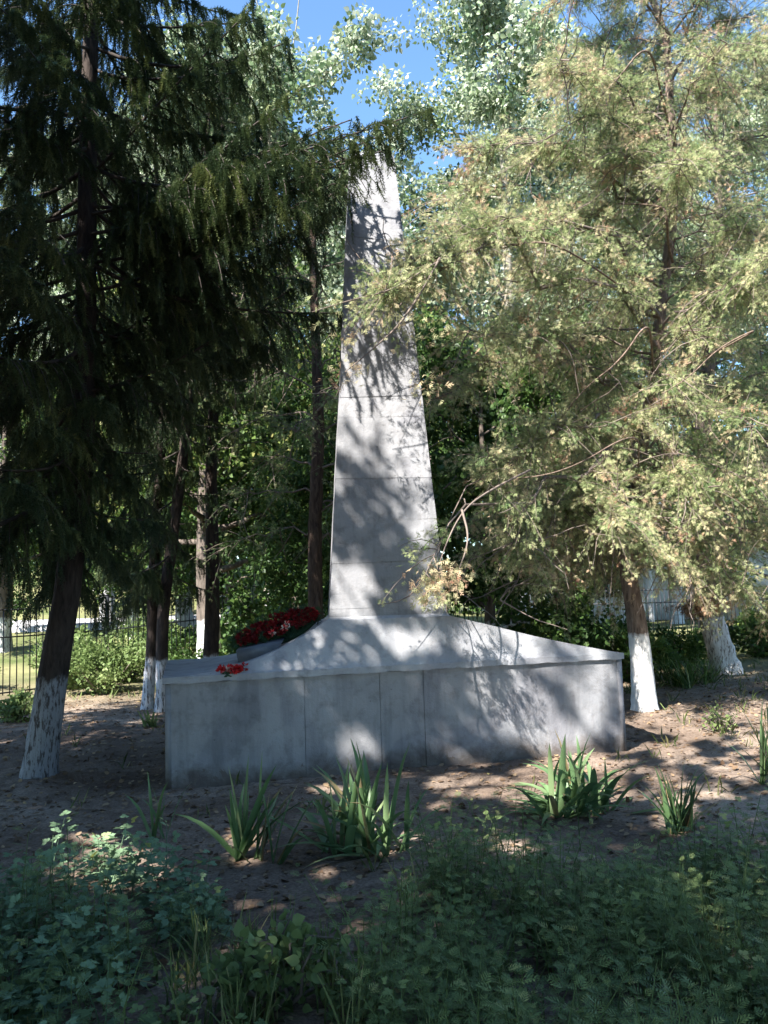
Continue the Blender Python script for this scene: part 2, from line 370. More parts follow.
# ------------------------------------------------------------------ conifers
class Acc:
    def __init__(s): s.p = []; s.d = []; s.l = []; s.t = []
    def add(s, p, d, l, t): s.p.append(p); s.d.append(d); s.l.append(l); s.t.append(t)
def spruce_limb(rng, T, A, b, e, sag, r0_=.03, dens=1.0, tone0=.42, o=None):
    n = 10; t = np.linspace(0, 1, n)
    P = b+(e-b)*t[:, None]; L = np.linalg.norm(e-b)
    P[:, 2] += -sag*np.sin(PI*t**.8)*1.0
    P[:, :2] += rng.normal(size=2)*.05*L*np.sin(PI*t)[:, None]
    if o is not None and sunny(P[5:]+o-np.array([0, 0, .12])).mean() > .45: return
    T.add(P, np.linspace(r0_, .006, n), 5)
    tt = .14
    while tt < 1:
        q = np.array([np.interp(tt, t, P[:, i]) for i in range(3)])
        q2 = np.array([np.interp(min(1, tt+.03), t, P[:, i]) for i in range(3)]); tg = q2-q
        if tt > .96: q2 = q; tg = P[-1]-P[-2]
        tg /= np.linalg.norm(tg)+1e-9
        lat = np.cross(tg, [0, 0, 1]); lat /= np.linalg.norm(lat)+1e-9
        tn = tone0+rng.normal()*.16
        for sd in (-1, 1):
            if rng.random() > .85 or (o is not None and sunny((q+o-np.array([0, 0, .1]))[None])[0]): continue
            l2 = (.42*L*(1-tt)**.75+.14)*(.6+.6*rng.random()); l2 = min(l2, .85)
            a = R(35+30*rng.random()); d = tg*math.cos(a)+lat*sd*math.sin(a)
            m = max(3, int(l2/.12)+1); S = [q]; dd = d.copy()
            for k in range(m):
                dd = dd+np.array([0, 0, -.22]); dd /= np.linalg.norm(dd)
                S.append(S[-1]+dd*l2/m)
                A.add(S[-2], dd+rng.normal(size=3)*.1, l2/m*1.25, tn+.22*(k == m-1))
                for h in range(rng.poisson(2.6*dens)):           # hanging strands
                    p = S[-2]+(S[-1]-S[-2])*rng.random(); hd = dd*.35+np.array([0, 0, -1])+rng.normal(size=3)*.22
                    for w in range(rng.integers(1, 3)):
                        hd /= np.linalg.norm(hd); ln = .09+.05*rng.random()
                        A.add(p, hd, ln, tn+.08*rng.normal()); p = p+hd*ln*.9; hd = hd+np.array([0, 0, -.3])+rng.normal(size=3)*.12
            if m > 3: T.add(np.array(S), np.linspace(.008, .003, len(S)), 3)
        tt += (.10+.05*rng.random())/L
    tg = P[-1]-P[-2]; tg /= np.linalg.norm(tg)
    A.add(P[-1]-tg*.06, tg, .16, tone0+.4)
def emit(A, tmpl, rng, name, mat, parent, tj=.1):
    pos = np.array(A.p); d = np.array(A.d); l = np.array(A.l)
    k_ = ~(sunny(pos+np.array(parent.location)) & (rng.random(len(l)) < (.75 if name.startswith('long') else 1))) if parent.rotation_euler.z == 0 else np.ones(len(l), bool)
    pos = pos[k_]; d = d[k_]; l = l[k_]; A.t = np.array(A.t)[k_]
    t = np.clip(np.array(A.t)+rng.normal(size=len(l))*tj, 0, 1)
    sc = np.stack([l, np.full(len(l), .19), np.full(len(l), .19)], 1)
    v, f, tn = inst(*tmpl, pos, basis(d, rng), sc, t)
    return mk(name, v, [f], mat, parent, tn)
def trunk_at(path, z):
    path = np.asarray(path, float); return np.array([np.interp(z, path[:, 2], path[:, i]) for i in range(3)])
def spruce(name, loc, rz, path, rad, z0, ztop, Lmax, nl, seed, bark, label, group, dens=1., droop=.35, skip=None):
    rng = np.random.default_rng(seed)
    root = empty(name, loc, rz, label, 'tree', group)
    tree_wood(path, rad, bark, root, seed=seed, k=16)
    T = Tubes(); A = Acc()
    for i in range(nl):
        u = (i+rng.random()*.8)/nl; z = z0+(ztop-z0)*u
        az = i*2.399+rng.normal()*.3
        L = Lmax*(1-u)**.6*(.7+.45*rng.random())+.3
        if u < .3: L *= (.35+.45*rng.random())*(1+u) if math.cos(az) > -.2 else .8
        if math.cos(az) > .2 and z < 4.4: L *= .5
        b = trunk_at(path, z)
        e = b+np.array([math.cos(az)*L, math.sin(az)*L, -droop*L*(1-u*.9)+.1*rng.normal()])
        if skip and skip(b, e): continue
        spruce_limb(rng, T, A, b, e, .10*L, .010+.006*L, dens, o=np.array(loc) if rz == 0 else None)
    T.build('limbs', MT['spruce_wood'], root)
    emit(A, T_NEED, rng, 'foliage', MT['spruce'], root)
    return root

def juniper(name, loc, path, rad, limbs, nclu, nspr, seed, bark, label, group, extra_limbs=(), size=.077, tone0=.54, forks=()):
    rng = np.random.default_rng(seed)
    root = empty(name, loc, 0, label, 'tree', group)
    tree_wood(path, rad, bark, root, seed=seed, k=18, jit=.09, forks=forks)
    T = Tubes(); paths = []
    for (b, e) in limbs:
        b = np.asarray(b, float); e = np.asarray(e, float); L = np.linalg.norm(e-b)
        n = 9; t = np.linspace(0, 1, n); P = b+(e-b)*t[:, None]
        P[:, 2] += .16*L*np.sin(PI*t)*(.4+rng.random()); P[1:-1] += rng.normal(size=(n-2, 3))*.03*L
        T.add(P, np.linspace(.008+.006*L, .004, n), 5); paths.append((P, L))
    wts = np.array([p[1] for p in paths]); wts /= wts.sum()
    A = Acc()
    pos = []; dr = []; tn = []; sc = []
    t1 = np.linspace(0, 1, 5); plumes = []
    for pi in rng.choice(len(paths), size=nclu, p=wts):
        P, L = paths[pi]
        t = .15+.85*rng.random()**.7; x = t*(len(P)-1); i = min(int(x), len(P)-2)
        q = P[i]+(P[i+1]-P[i])*(x-i)
        out = P[-1]-P[0]; out = out/np.linalg.norm(out)
        d0 = rng.normal(size=3)*np.array([.8, .8, .5])+out*.5; d0 /= np.linalg.norm(d0); L1 = .28+.42*rng.random()
        S = q+d0*(L1*t1)[:, None]; S[:, 2] -= (.22+.3*rng.random())*L1*t1**2
        plumes.append(S)
    hid = sunny(np.array([S[2] for S in plumes])+np.array(loc))
    for S, hd_ in zip(plumes, hid):
        if hd_: continue
        T.add(S, np.linspace(.006, .002, 5), 3)
        ct = tone0+rng.normal()*.17
        m = int(nspr*(.5+rng.random())); u = rng.random(m)**.8
        pc = np.stack([np.interp(u, t1, S[:, k]) for k in range(3)], 1); tg = np.stack([np.interp(np.minimum(1, u+.25), t1, S[:, k])-np.interp(np.maximum(0, u-.25), t1, S[:, k]) for k in range(3)], 1)
        tg /= np.linalg.norm(tg, axis=1)[:, None]+1e-9
        o = rng.normal(size=(m, 3)); o /= np.linalg.norm(o, axis=1)[:, None]
        wd_ = (.095*(1.1-u*.8)*rng.random(m)**.7)[:, None]
        pos.append(pc+o*wd_); dr.append(tg*.9+o*.75+np.array([0, 0, -.2])); tn.append(np.clip(ct+.20*(u-.4)+rng.normal(size=m)*.09, 0, 1)); sc.append(size*(.6+.7*rng.random(m))*(1.15-.4*u))
    # bare dead twigs
    for c in range(nclu//9):
        P, L = paths[rng.integers(len(paths))]; q = P[rng.integers(2, len(P))]
        d = rng.normal(size=3); d[2] -= .4; d /= np.linalg.norm(d); S = [q]
        for k in range(5): d = d+rng.normal(size=3)*.22; d /= np.linalg.norm(d); S.append(S[-1]+d*.16)
        T.add(np.array(S), np.linspace(.009, .003, 6), 4)
    T.build('limbs', MT['twig'], root)
    pos = np.concatenate(pos); dr = np.concatenate(dr); tn = np.concatenate(tn); sc = np.concatenate(sc)
    v, f, tt = inst(*T_SPRAY, pos, basis(dr, rng), sc, tn)
    mk('foliage', v, [f], MT['juniper'], root, tt)
    return root

# ------------------------------------------------------------------ broadleaf trees
def broadleaf(name, loc, H, Rr, z0, seed, bark, leaf, label, group, nl=16, nclu=520, nleaf=70, size=.10, tr=.17, shape=1.0,
              keep=None, bare=0, lean=(0, 0), tone0=.5, csize=.30, rz=0, cat='tree'):
    rng = np.random.default_rng(seed)
    root = empty(name, loc, rz, label, cat, group)
    path = np.array([[0, 0, 0], [lean[0]*.3, lean[1]*.3, H*.3], [lean[0]*.6, lean[1]*.6, H*.6], [lean[0], lean[1], H*.97]])
    tree_wood(path, [tr, tr*.8, tr*.5, .02], bark, root, seed=seed, k=14)
    T = Tubes(); tips = []
    for i in range(nl):
        u = (i+rng.random())/nl; z = z0*.85+(H*.93-z0*.85)*u; b = trunk_at(path, z)
        az = i*2.4+rng.normal()*.4
        prof = math.sin(PI*min(1, (.14+.86*u))**shape)**.6
        L = Rr*prof*(.75+.4*rng.random())+.3; el = .35+.5*u+.15*rng.normal()
        e = b+np.array([math.cos(az)*L, math.sin(az)*L, L*el])
        n = 8; t = np.linspace(0, 1, n); P = b+(e-b)*t[:, None]; P[1:-1] += rng.normal(size=(n-2, 3))*.03*L
        T.add(P, np.linspace(tr*.35*(1-u*.6), .01, n), 5); tips.append(P)
        for j in range(4):
            q = P[rng.integers(2, n)]; d = rng.normal(size=3)*.6+(e-b)/L; d[2] += .2; d /= np.linalg.norm(d); l = L*(.25+.3*rng.random())
            S = np.array([q+d*l*s+rng.normal(size=3)*.04*l for s in np.linspace(0, 1, 5)]); T.add(S, np.linspace(.018, .006, 5), 4); tips.append(S)
    for i in range(bare):
        az = rng.random()*6.3; S = [np.array([lean[0], lean[1], H*.80])]; d = np.array([math.cos(az)*.25, math.sin(az)*.25, 1])
        for k in range(7): d = d+rng.normal(size=3)*.1; S.append(S[-1]+d/np.linalg.norm(d)*H*.055)
        T.add(np.array(S), np.linspace(.03, .008, 8), 4)
    T.build('limbs', bark, root)
    tips += [path_seg for path_seg in [np.array([trunk_at(path, H*.8), trunk_at(path, H*.97)])]]
    w = np.array([np.linalg.norm(p[-1]-p[0]) for p in tips]); w /= w.sum()
    C = []
    for c in range(nclu):
        P = tips[rng.choice(len(tips), p=w)]; t = (.3+.7*rng.random()**.7)*(len(P)-1); i = min(int(t), len(P)-2)
        C.append(P[i]+(P[i+1]-P[i])*(t-i)+rng.normal(size=3)*csize*.8)
    C = np.array(C)
    m = nleaf; ct = tone0+rng.normal(size=len(C))*.16
    O = rng.normal(size=(len(C), m, 3)); O *= (csize*rng.random((len(C), m, 1))**.4)/(np.linalg.norm(O, axis=2)[..., None])
    pos = (C[:, None]+O).reshape(-1, 3)
    d = O.reshape(-1, 3)/csize+rng.normal(size=pos.shape)*.7+np.array([0, 0, -.45])
    tn = np.clip(np.repeat(ct, m)+rng.normal(size=len(pos))*.2, 0, 1)
    sc = size*(.6+.7*rng.random(len(pos)))
    if keep is not None: k_ = keep(pos+np.array(loc)); pos = pos[k_]; d = d[k_]; tn = tn[k_]; sc = sc[k_]
    v, f, tt = inst(*T_LEAF, pos, basis(d, rng), sc, tn)
    mk('foliage', v, [f], leaf, root, tt)
    return root

# ------------------------------------------------------------------ terrain
def sst(x, a, b):
    t = np.clip((x-a)/(b-a), 0, 1); return t*t*(3-2*t)
def terr(x, y):
    x = np.asarray(x, float); y = np.asarray(y, float)
    z = .78*sst(y, 16, 25)*sst(-x, -6, 3)
    z = z+2.6*sst(y, 30.5, 41)*sst(-x, -4, 2)
    z = z+.9*sst(y, 45, 120)
    return z
def axis(a, b, st, far, n):
    c = np.arange(a, b+1e-6, st); g = np.geomspace(1, far, n)
    return np.concatenate([a-(g[::-1]-1)-st, c, b+(g-1)+st])
xs = axis(-9, 11, .06, 500, 34); ys = np.concatenate([-np.geomspace(1, 300, 20)[::-1], np.arange(0, 2.4, .3), np.arange(2.4, 17, .06), np.arange(17, 46, .4), 46+np.geomspace(1, 900, 24)])
X, Y = np.meshgrid(xs, ys)
Z = terr(X, Y)
near = sst(Y, .5, 2.4)*(1-sst(Y, 15, 17.5))*(1-sst(np.abs(X-1), 9, 10.5))
g0 = np.random.default_rng(5)
# smooth value noise through summed sines plus fine clods
nz = np.zeros_like(X)
for k in range(26):
    fr = 1.2*1.22**k; th = g0.random()*6.28; nz += np.sin((X*math.cos(th)+Y*math.sin(th))*fr+g0.random()*9)*(.004 if k < 6 else .012)/(1+.18*k)/(fr**.35)
clod = g0.normal(size=X.shape)*.004+np.maximum(0, g0.normal(size=X.shape)-1.6)*.012
Z = Z+near*(nz+clod)
# soil heaped against the plinth's middle and right
V = np.stack([X, Y, Z], -1).reshape(-1, 3); nx = len(xs); ny = len(ys)
i, j = np.meshgrid(np.arange(nx-1), np.arange(ny-1)); a = (j*nx+i).ravel()
GF = np.stack([a, a+1, a+nx+1, a+nx], -1)
m, N, L, b = new_mat('soil')
tc = N.new('ShaderNodeTexCoord'); O = tc.outputs['Object']
n1 = noise_node(N, L, .55, 5, .6, O, .4); n2 = noise_node(N, L, 7, 6, .7, O); n3 = noise_node(N, L, 55, 5, .7, O)
r1 = ramp(N, [(.36, (.155, .115, .092)), (.52, (.265, .205, .165)), (.66, (.44, .36, .295))]); L.new(n1.outputs[0], r1.inputs[0])
r2 = ramp(N, [(.3, (.62, .6, .58)), (.6, (1, 1, 1)), (.75, (1.15, 1.12, 1.08))]); L.new(n2.outputs[0], r2.inputs[0])
c = mixc(N, L, 1.0, r1.outputs[0], r2.outputs[0], 'MULTIPLY')
r3 = ramp(N, [(.35, (.5, .47, .45)), (.55, (1, 1, 1)), (.72, (1.45, 1.38, 1.25))]); L.new(n3.outputs[0], r3.inputs[0])
c = mixc(N, L, .8, c, r3.outputs[0], 'MULTIPLY')
# grass far off
sep = N.new('ShaderNodeSeparateXYZ'); L.new(O, sep.inputs[0])
mr = N.new('ShaderNodeMapRange'); L.new(sep.outputs['Y'], mr.inputs[0]); mr.inputs[1].default_value = 12; mr.inputs[2].default_value = 18
n5 = noise_node(N, L, .8, 5, .6, O); r5 = ramp(N, [(.35, (.085, .11, .04)), (.65, (.23, .22, .11))]); L.new(n5.outputs[0], r5.inputs[0])
c = mixc(N, L, mr.outputs[0], c, r5.outputs[0])
L.new(c, b.inputs['Base Color']); b.inputs['Roughness'].default_value = .95; b.inputs['Specular IOR Level'].default_value = .1
bp = N.new('ShaderNodeBump'); bp.inputs['Strength'].default_value = .8; bp.inputs['Distance'].default_value = .02
L.new(n3.outputs[0], bp.inputs['Height']); L.new(bp.outputs[0], b.inputs['Normal'])
tag(mk('ground', V, [GF], m, smooth=False), kind='structure')

# road, pavements beyond the fence
def strip(name, y0, y1, dz, mat, x0=-60, x1=3.5):
    xx = np.linspace(x0, x1, 60); yy = np.linspace(y0, y1, 4)
    Xs, Ys = np.meshgrid(xx, yy); Zs = terr(Xs, Ys)+dz
    Vt = np.stack([Xs, Ys, Zs], -1).reshape(-1, 3); nb = Vt.copy(); nb[:, 2] -= .4
    i, j = np.meshgrid(np.arange(59), np.arange(3)); a = (j*60+i).ravel(); F1 = np.stack([a, a+1, a+61, a+60], -1)
    e = np.arange(59); s = len(Vt)
    F2 = np.stack([e, e+s, e+1+s, e+1], -1)
    return tag(mk(name, np.concatenate([Vt, nb]), [F1, F2], mat), kind='structure')
strip('pavement', 23.6, 24.8, .13, MT['paving']); strip('road', 24.8, 28.6, .02, MT['asphalt']); strip('far_pavement', 28.6, 30.0, .14, MT['paving'])

# ------------------------------------------------------------------ monument
YAW = R(15.1); Wm, Dm, Hm = 4.23, 1.95, .92
c0, s0 = math.cos(YAW), math.sin(YAW)
LF = gd(166, 789)[:2]; RF = gd(626, 750)[:2]; YAW = math.atan2(RF[1]-LF[1], RF[0]-LF[0]); Wm = float(np.hypot(*(RF-LF))); c0, s0 = math.cos(YAW), math.sin(YAW); ctr = LF+np.array([c0, s0])*Wm/2+np.array([-s0, c0])*Dm/2
mon = empty('obelisk_monument', (ctr[0], ctr[1], 0), YAW, 'tall tapered grey cement obelisk on a broad low plinth with sloping top', 'monument')
def to_local(p):
    q = np.asarray(p, float)[:2]-ctr
    return np.array([q[0]*c0+q[1]*s0, -q[0]*s0+q[1]*c0, p[2]])
rm = np.random.default_rng(11)
def slabgrid(P00, P10, P11, P01, nu, nv, f=None):
    u, v = np.meshgrid(np.linspace(0, 1, nu), np.linspace(0, 1, nv))
    P00, P10, P11, P01 = [np.asarray(q, float) for q in (P00, P10, P11, P01)]
    P = (P00*((1-u)*(1-v))[..., None]+P10*(u*(1-v))[..., None]+P11*(u*v)[..., None]+P01*((1-u)*v)[..., None])
    if f is not None: P = f(P, u, v)
    i, j = np.meshgrid(np.arange(nu-1), np.arange(nv-1)); a = (j*nu+i).ravel()
    return P.reshape(-1, 3), np.stack([a, a+1, a+nu+1, a+nu], -1)
def join(parts):
    v = []; f = []; n = 0
    for a, b_ in parts: v.append(a); f.append(b_+n); n += len(a)
    return np.concatenate(v), np.concatenate(f)
# plinth walls: rendered panels, uneven face, vertical seams
hx, hy, zt = Wm/2, Dm/2, Hm-.055
seams = [-hx, -.72, -.0, .40, hx]
seams = [-hx, -.95, -.27, .14, hx]
parts = []; tones = []
def uneven(n, amp, fr):
    ph = rm.random(8)*6; an = rm.random(8)*6
    def f(P, u, v):
        d = np.zeros(P.shape[:2])
        for k in range(8): d += np.sin((P[..., 0]*math.cos(an[k])+P[..., 2]*math.sin(an[k])+P[..., 1]*.7)*fr*(1+.5*k)+ph[k])*amp/(1+.4*k)
        return P+np.array(n)*d[..., None]
    return f
for a_, b_ in zip(seams[:-1], seams[1:]):
    g_ = .0014
    x0, x1 = a_+(g_ if a_ > -hx else 0), b_-(g_ if b_ < hx else 0)
    pv, pf = slabgrid([x0, -hy, -.12], [x1, -hy, -.12], [x1, -hy, zt], [x0, -hy, zt], 40, 24, uneven([0, -1, 0], .003, 2.2))
    # worn, broken lower edge on the right panels
    parts.append((pv, pf))
    for xx in (x0, x1):
        if abs(abs(xx)-hx) > .01:
            parts.append(slabgrid([xx, -hy, -.12], [xx, -hy+.02, -.12], [xx, -hy+.02, zt], [xx, -hy, zt], 2, 24))
parts.append(slabgrid([-hx, -hy+.016, -.12], [hx, -hy+.016, -.12], [hx, -hy+.016, zt], [-hx, -hy+.016, zt], 4, 4))
for P in (([hx, -hy, -.12], [hx, hy, -.12], [hx, hy, zt], [hx, -hy, zt]), ([hx, hy, -.12], [-hx, hy, -.12], [-hx, hy, zt], [hx, hy, zt]), ([-hx, hy, -.12], [-hx, -hy, -.12], [-hx, -hy, zt], [-hx, hy, zt])):
    parts.append(slabgrid(*P, 20, 10))
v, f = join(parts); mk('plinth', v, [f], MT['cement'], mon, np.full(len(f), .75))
# raised border strips at the corners
B = Boxes(); B.box(-hx-.004, -hy-.007, -.1, -hx+.045, -hy+.02, zt-.002); B.build('corner_strip', MT['cement'], mon); B = Boxes(); B.box(hx-.045, -hy-.008, -.1, hx+.004, -hy+.02, zt-.002); B.build('corner_strip', MT['cement'], mon)
# cap slab + sloping top in one mesh
ov = .024
OB = to_local((-.02, 8.03, 0)); OYAW = R(5)-YAW
bw, bd, tw, td = 1.10, .78, .44, .34
zb = 1.33
def ocorner(w, d, z):
    out = []
    for sx, sy in ((-1, -1), (1, -1), (1, 1), (-1, 1)):
        x, y = sx*w/2, sy*d/2
        out.append(np.array([OB[0]+x*math.cos(OYAW)-y*math.sin(OYAW), OB[1]+x*math.sin(OYAW)+y*math.cos(OYAW), z]))
    return out
outer = [np.array([sx*(hx+ov), sy*(hy+ov), Hm]) for sx, sy in ((-1, -1), (1, -1), (1, 1), (-1, 1))]
inner = ocorner(bw+.06, bd+.06, zb+.01)
parts = []
def moundf(P, u, v):
    P = P.copy(); base = Hm; top = zb+.01
    e_ = {0: 2.3-1.16*u**.5, 1: 1.14+0*u, 2: 1.14+1.16*u**2, 3: 2.3+0*u}[kside]; P[..., 2] = base+(top-base)*(v**e_)
    P[..., 2] += .006*np.sin(P[..., 0]*5+1)*np.sin(P[..., 1]*7)*np.sin(PI*v)
    return P
for k in range(4):
    kside = k
    parts.append(slabgrid(outer[k], outer[(k+1) % 4], inner[(k+1) % 4], inner[k], 30, 26, moundf))
    lo = [outer[k]-[0, 0, .055], outer[(k+1) % 4]-[0, 0, .055]]
    def chip(P, u, v):
        P = P.copy(); P[..., 2] += (v == 0)*0.006*np.sin(u*37)*np.sin(u*91); return P
    parts.append(slabgrid(lo[0], lo[1], outer[(k+1) % 4], outer[k], 60, 3, chip))
    il = [np.array([np.sign(q[0])*(hx-.02), np.sign(q[1])*(hy-.02), q[2]]) for q in lo]
    parts.append(slabgrid(il[0], il[1], lo[1], lo[0], 4, 2))
# short flare up the shaft
fl = ocorner(bw+.004, bd+.004, zb+.035)
for k in range(4): parts.append(slabgrid(inner[k], inner[(k+1) % 4], fl[(k+1) % 4], fl[k], 8, 5, lambda P, u, v: P-np.array([0, 0, .006])*np.sin(PI*v)[..., None]))
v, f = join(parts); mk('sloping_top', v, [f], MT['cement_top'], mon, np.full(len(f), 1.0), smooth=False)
# shaft sections
zs = [zb-.03, at(384, 562, 7.65)[2], at(380, 478, 7.68)[2], at(376, 396, 7.71)[2], at(373, 316, 7.74)[2], at(372, 237, 7.77)[2], at(371, 152, 7.8)[2]]
ztop = zs[-1]
def wd(z):
    u = (z-zb)/(ztop-zb); return bw+(tw-bw)*u, bd+(td-bd)*u
for k in range(6):
    za, zc = zs[k], zs[k+1]; e = .004
    lev = [(za, .0035), (za+e, 0)]+[(za+(zc-za)*q, 0) for q in (.25, .5, .75)]+[(zc-e, 0), (zc, .0035)]
    tilt = [0, -.012, .01, -.02, .015, .075, 0]                   # seams are not level
    rings = []
    for z, ins in lev:
        w_, d_ = wd(z); w_ += rm.normal()*.002
        cs = ocorner(w_-2*ins, d_-2*ins, z)
        fr = (z-za)/(zc-za); tl = tilt[k]*(1-fr)+tilt[k+1]*fr
        for q, sg in zip(cs, (-1, 1, 1, -1)): q[2] += -sg*tl*.4
        rings.append(cs)
    parts = []
    for r_ in range(len(rings)-1):
        for s_ in range(4):
            parts.append(slabgrid(rings[r_][s_], rings[r_][(s_+1) % 4], rings[r_+1][(s_+1) % 4], rings[r_+1][s_], 12, 4, uneven([0, -1, 0], .0015, 3) if 0 < r_ < len(rings)-2 and s_ == 0 else None))
    for rr_ in (rings[0], rings[-1]): parts.append(slabgrid(rr_[0], rr_[1], rr_[2], rr_[3], 2, 2))
    v, f = join(parts); mk('shaft_section', v, [f], MT['cement'], mon, np.full(len(f), [.8, .55, 1, .75, 1, 1][k]))
cs = ocorner(tw-.004, td-.004, ztop+.001); ap = np.array([OB[0], OB[1], ztop+.16])
v = np.array(cs+[ap]); mk('pyramid_tip', v, [np.array([[0, 1, 4], [1, 2, 4], [2, 3, 4], [3, 0, 4]])], MT['cement'], mon, np.full(4, .8))

def mound_z(x, y):          # height of the sloping top at a world point
    p = to_local((x, y, 0))
    sx = (hx-abs(p[0]))/(hx-bw/2); sy = (hy-abs(p[1]))/(hy-bd/2); s = max(0, min(1, sx, sy))
    return Hm+(zb-Hm)*s**(2.3-1.16*max(0, min(1, (p[0]+hx)/(2*hx)))**.5)

# ------------------------------------------------------------------ wreath and flowers
wd_a = at(240, 649, 7.55); wd_b = at(322, 618, 7.75)
wr = empty('funeral_wreath', (wd_a+wd_b)/2, 0, 'long wreath of dark red flowers on green backing, leaning against the obelisk', 'wreath')
ax = wd_b-wd_a; Lw = np.linalg.norm(ax); ax /= Lw
bk = np.array([0, .62, .5]); bk -= ax*(bk@ax); bk /= np.linalg.norm(bk); nrm = np.cross(ax, bk)
if nrm[2] < 0: nrm = -nrm
rw = np.random.default_rng(3)
def wpt(u, w, h):          # u along -.5..5, w across 0..1 , h normal
    return ax*u*Lw+bk*w+nrm*h
uu = np.linspace(-.5, .5, 26); ww = .32*np.sqrt(np.clip(1-(2*uu)**2, 0, 1))**.8
vv = []; ff = []
for r_ in range(26):
    for q in range(14):
        th = q*2*PI/14
        vv.append(wpt(uu[r_], .15+ww[r_]*.5*math.cos(th), .035*math.sin(th)*(ww[r_]/.32+.2)-.06-.05*(1-(2*uu[r_])**2)))
a = [[r_*14+q, r_*14+(q+1) % 14, (r_+1)*14+(q+1) % 14, (r_+1)*14+q] for r_ in range(25) for q in range(14)]
mk('backing', np.array(vv), [np.array(a)], MT['wreathgreen'], wr, rw.random(len(a))*.5)
n = 520; u_ = rw.random(n)-.5; w_ = .15+(rw.random(n)-.5)*.32*np.sqrt(1-(2*u_)**2)*1.05
P = np.array([wpt(a_, b_, -.06) for a_, b_ in zip(u_, w_)])
v, f, t_ = inst(*T_PIN, P, basis(nrm[None]*.3+rw.normal(size=(n, 3))*.6, rw), .09*(.7+.6*rw.random(n)), rw.random(n))
mk('greenery', v, [f], MT['wreathgreen'], wr, t_)
def flower_ball(cs, sizes, tones, rng, name, parent, mat):
    pos = []; d = []; s = []; t = []
    for c_, r_, tn in zip(cs, sizes, tones):
        m_ = 16; q = rng.normal(size=(m_, 3)); q /= np.linalg.norm(q, axis=1)[:, None]
        pos.append(c_+q*r_*.25); d.append(q+rng.normal(size=q.shape)*.3); s.append(np.full(m_, r_)); t.append(np.full(m_, tn)+rng.normal(size=m_)*.08)
    pos = np.concatenate(pos); v, f, t2 = inst(*T_LEAF, pos, basis(np.concatenate(d), rng), np.concatenate(s), np.clip(np.concatenate(t), 0, 1))
    return mk(name, v, [f], mat, parent, t2)
n = 190; u_ = (rw.random(n)-.5)*.95; w_ = .14+(rw.random(n)-.5)*.27*np.sqrt(1-(2*u_)**2)
cs_ = [wpt(a_, b_, -.02+.035*(1-(2*a_)**2)*rw.random()) for a_, b_ in zip(u_, w_)]
flower_ball(cs_, .024+.009*rw.random(n), rw.random(n)*.55, rw, 'flowers', wr, MT['redflower'])
for q_ in (wpt(.05, .02, .03), wpt(.10, .05, .035), wpt(-.1, .03, .02)): flower_ball([q_], [.034], [1], rw, 'white_flower', wr, MT['redflower'])
# tin stand beneath the low end
p0, p1, p2 = at(238, 657, 7.45), at(271, 660, 7.5), at(283, 641, 7.55)
p0[2] = mound_z(p0[0], p0[1])+.005; p1[2] = mound_z(p1[0], p1[1])+.005
loc = (wd_a+wd_b)/2; dy = np.array([0, .18, .03])
q = [p0-loc, p1-loc, p2-loc, at(236, 651, 7.5)-loc]; v = np.array(q+[x+dy for x in q])
mk('stand', v, [np.array([[0, 1, 2, 3], [7, 6, 5, 4], [0, 4, 5, 1], [1, 5, 6, 2], [2, 6, 7, 3], [3, 7, 4, 0]])], MT['tin'], wr)
fb = at(232, 661, 7.23); fb[2] = mound_z(fb[0], fb[1])-.012
bq = empty('flower_bunch', fb, 0, 'small bunch of bright red flowers lying on the left end of the plinth', 'flowers')
n = 26; cs_ = [np.array([rw.normal()*.055, rw.normal()*.04, .03+.03*rw.random()]) for _ in range(n)]
flower_ball(cs_, .03+.012*rw.random(n), .82+.14*rw.random(n), rw, 'flowers', bq, MT['redflower'])
v, f, t_ = inst(*T_LEAF, rw.normal(size=(14, 3))*[.05, .03, .002]+[0, 0, .012], basis(rw.normal(size=(14, 3))*[1, 1, .1], rw), np.full(14, .07), rw.random(14)); mk('leaves', v, [f], MT['wreathgreen'], bq, t_)

# ------------------------------------------------------------------ fences
def fence(name, pts, nbar, hpost, htop, hsag, label, group, thick=.014):
    pts = [np.array([p[0], p[1], float(terr(p[0], p[1]))]) for p in pts]
    root = empty(name, pts[0], 0, label, 'fence', group); o = pts[0]
    for k, p in enumerate(pts):
        B = Boxes(); q = p-o; B.box(q[0]-.03, q[1]-.03, q[2]-.1, q[0]+.03, q[1]+.03, q[2]+hpost); B.box(q[0]-.038, q[1]-.038, q[2]+hpost, q[0]+.038, q[1]+.038, q[2]+hpost+.02); B.build('post', MT['iron'], root)
    for a_, b_ in zip(pts[:-1], pts[1:]):
        B = Boxes(); L_ = np.linalg.norm(b_-a_); m_ = max(4, int(L_/nbar)); prev = None
        for i_ in range(m_+1):
            t_ = i_/m_; q = a_+(b_-a_)*t_-o; zt_ = htop-(hsag*math.sin(PI*t_)**.8 if 0 < t_ < 1 else 0)
            top = q+[0, 0, zt_]
            if prev is not None: B.bar(prev, top, thick*1.5)
            prev = top
            if 0 < i_ < m_: B.bar(q+[0, 0, .08], top, thick)
        for zz in (.12, 1.02): B.bar(a_-o+[0, 0, zz], b_-o+[0, 0, zz], thick*1.6)
        B.build('panel', MT['iron'], root)
    return root
d_ = np.array([1.0, 1.5])/math.hypot(1, 1.5); P0 = np.array([-6.35, 13.6])
fpts = [P0+d_*s for s in (-5.6, -1.75, 2.1, 5.9, 9.7)]
fence('iron_fence', fpts, .118, 1.66, 1.64, .17, 'black iron fence with swooping panel tops, in front of the road at left', 'iron fences round the grounds')
e = fpts[-1]
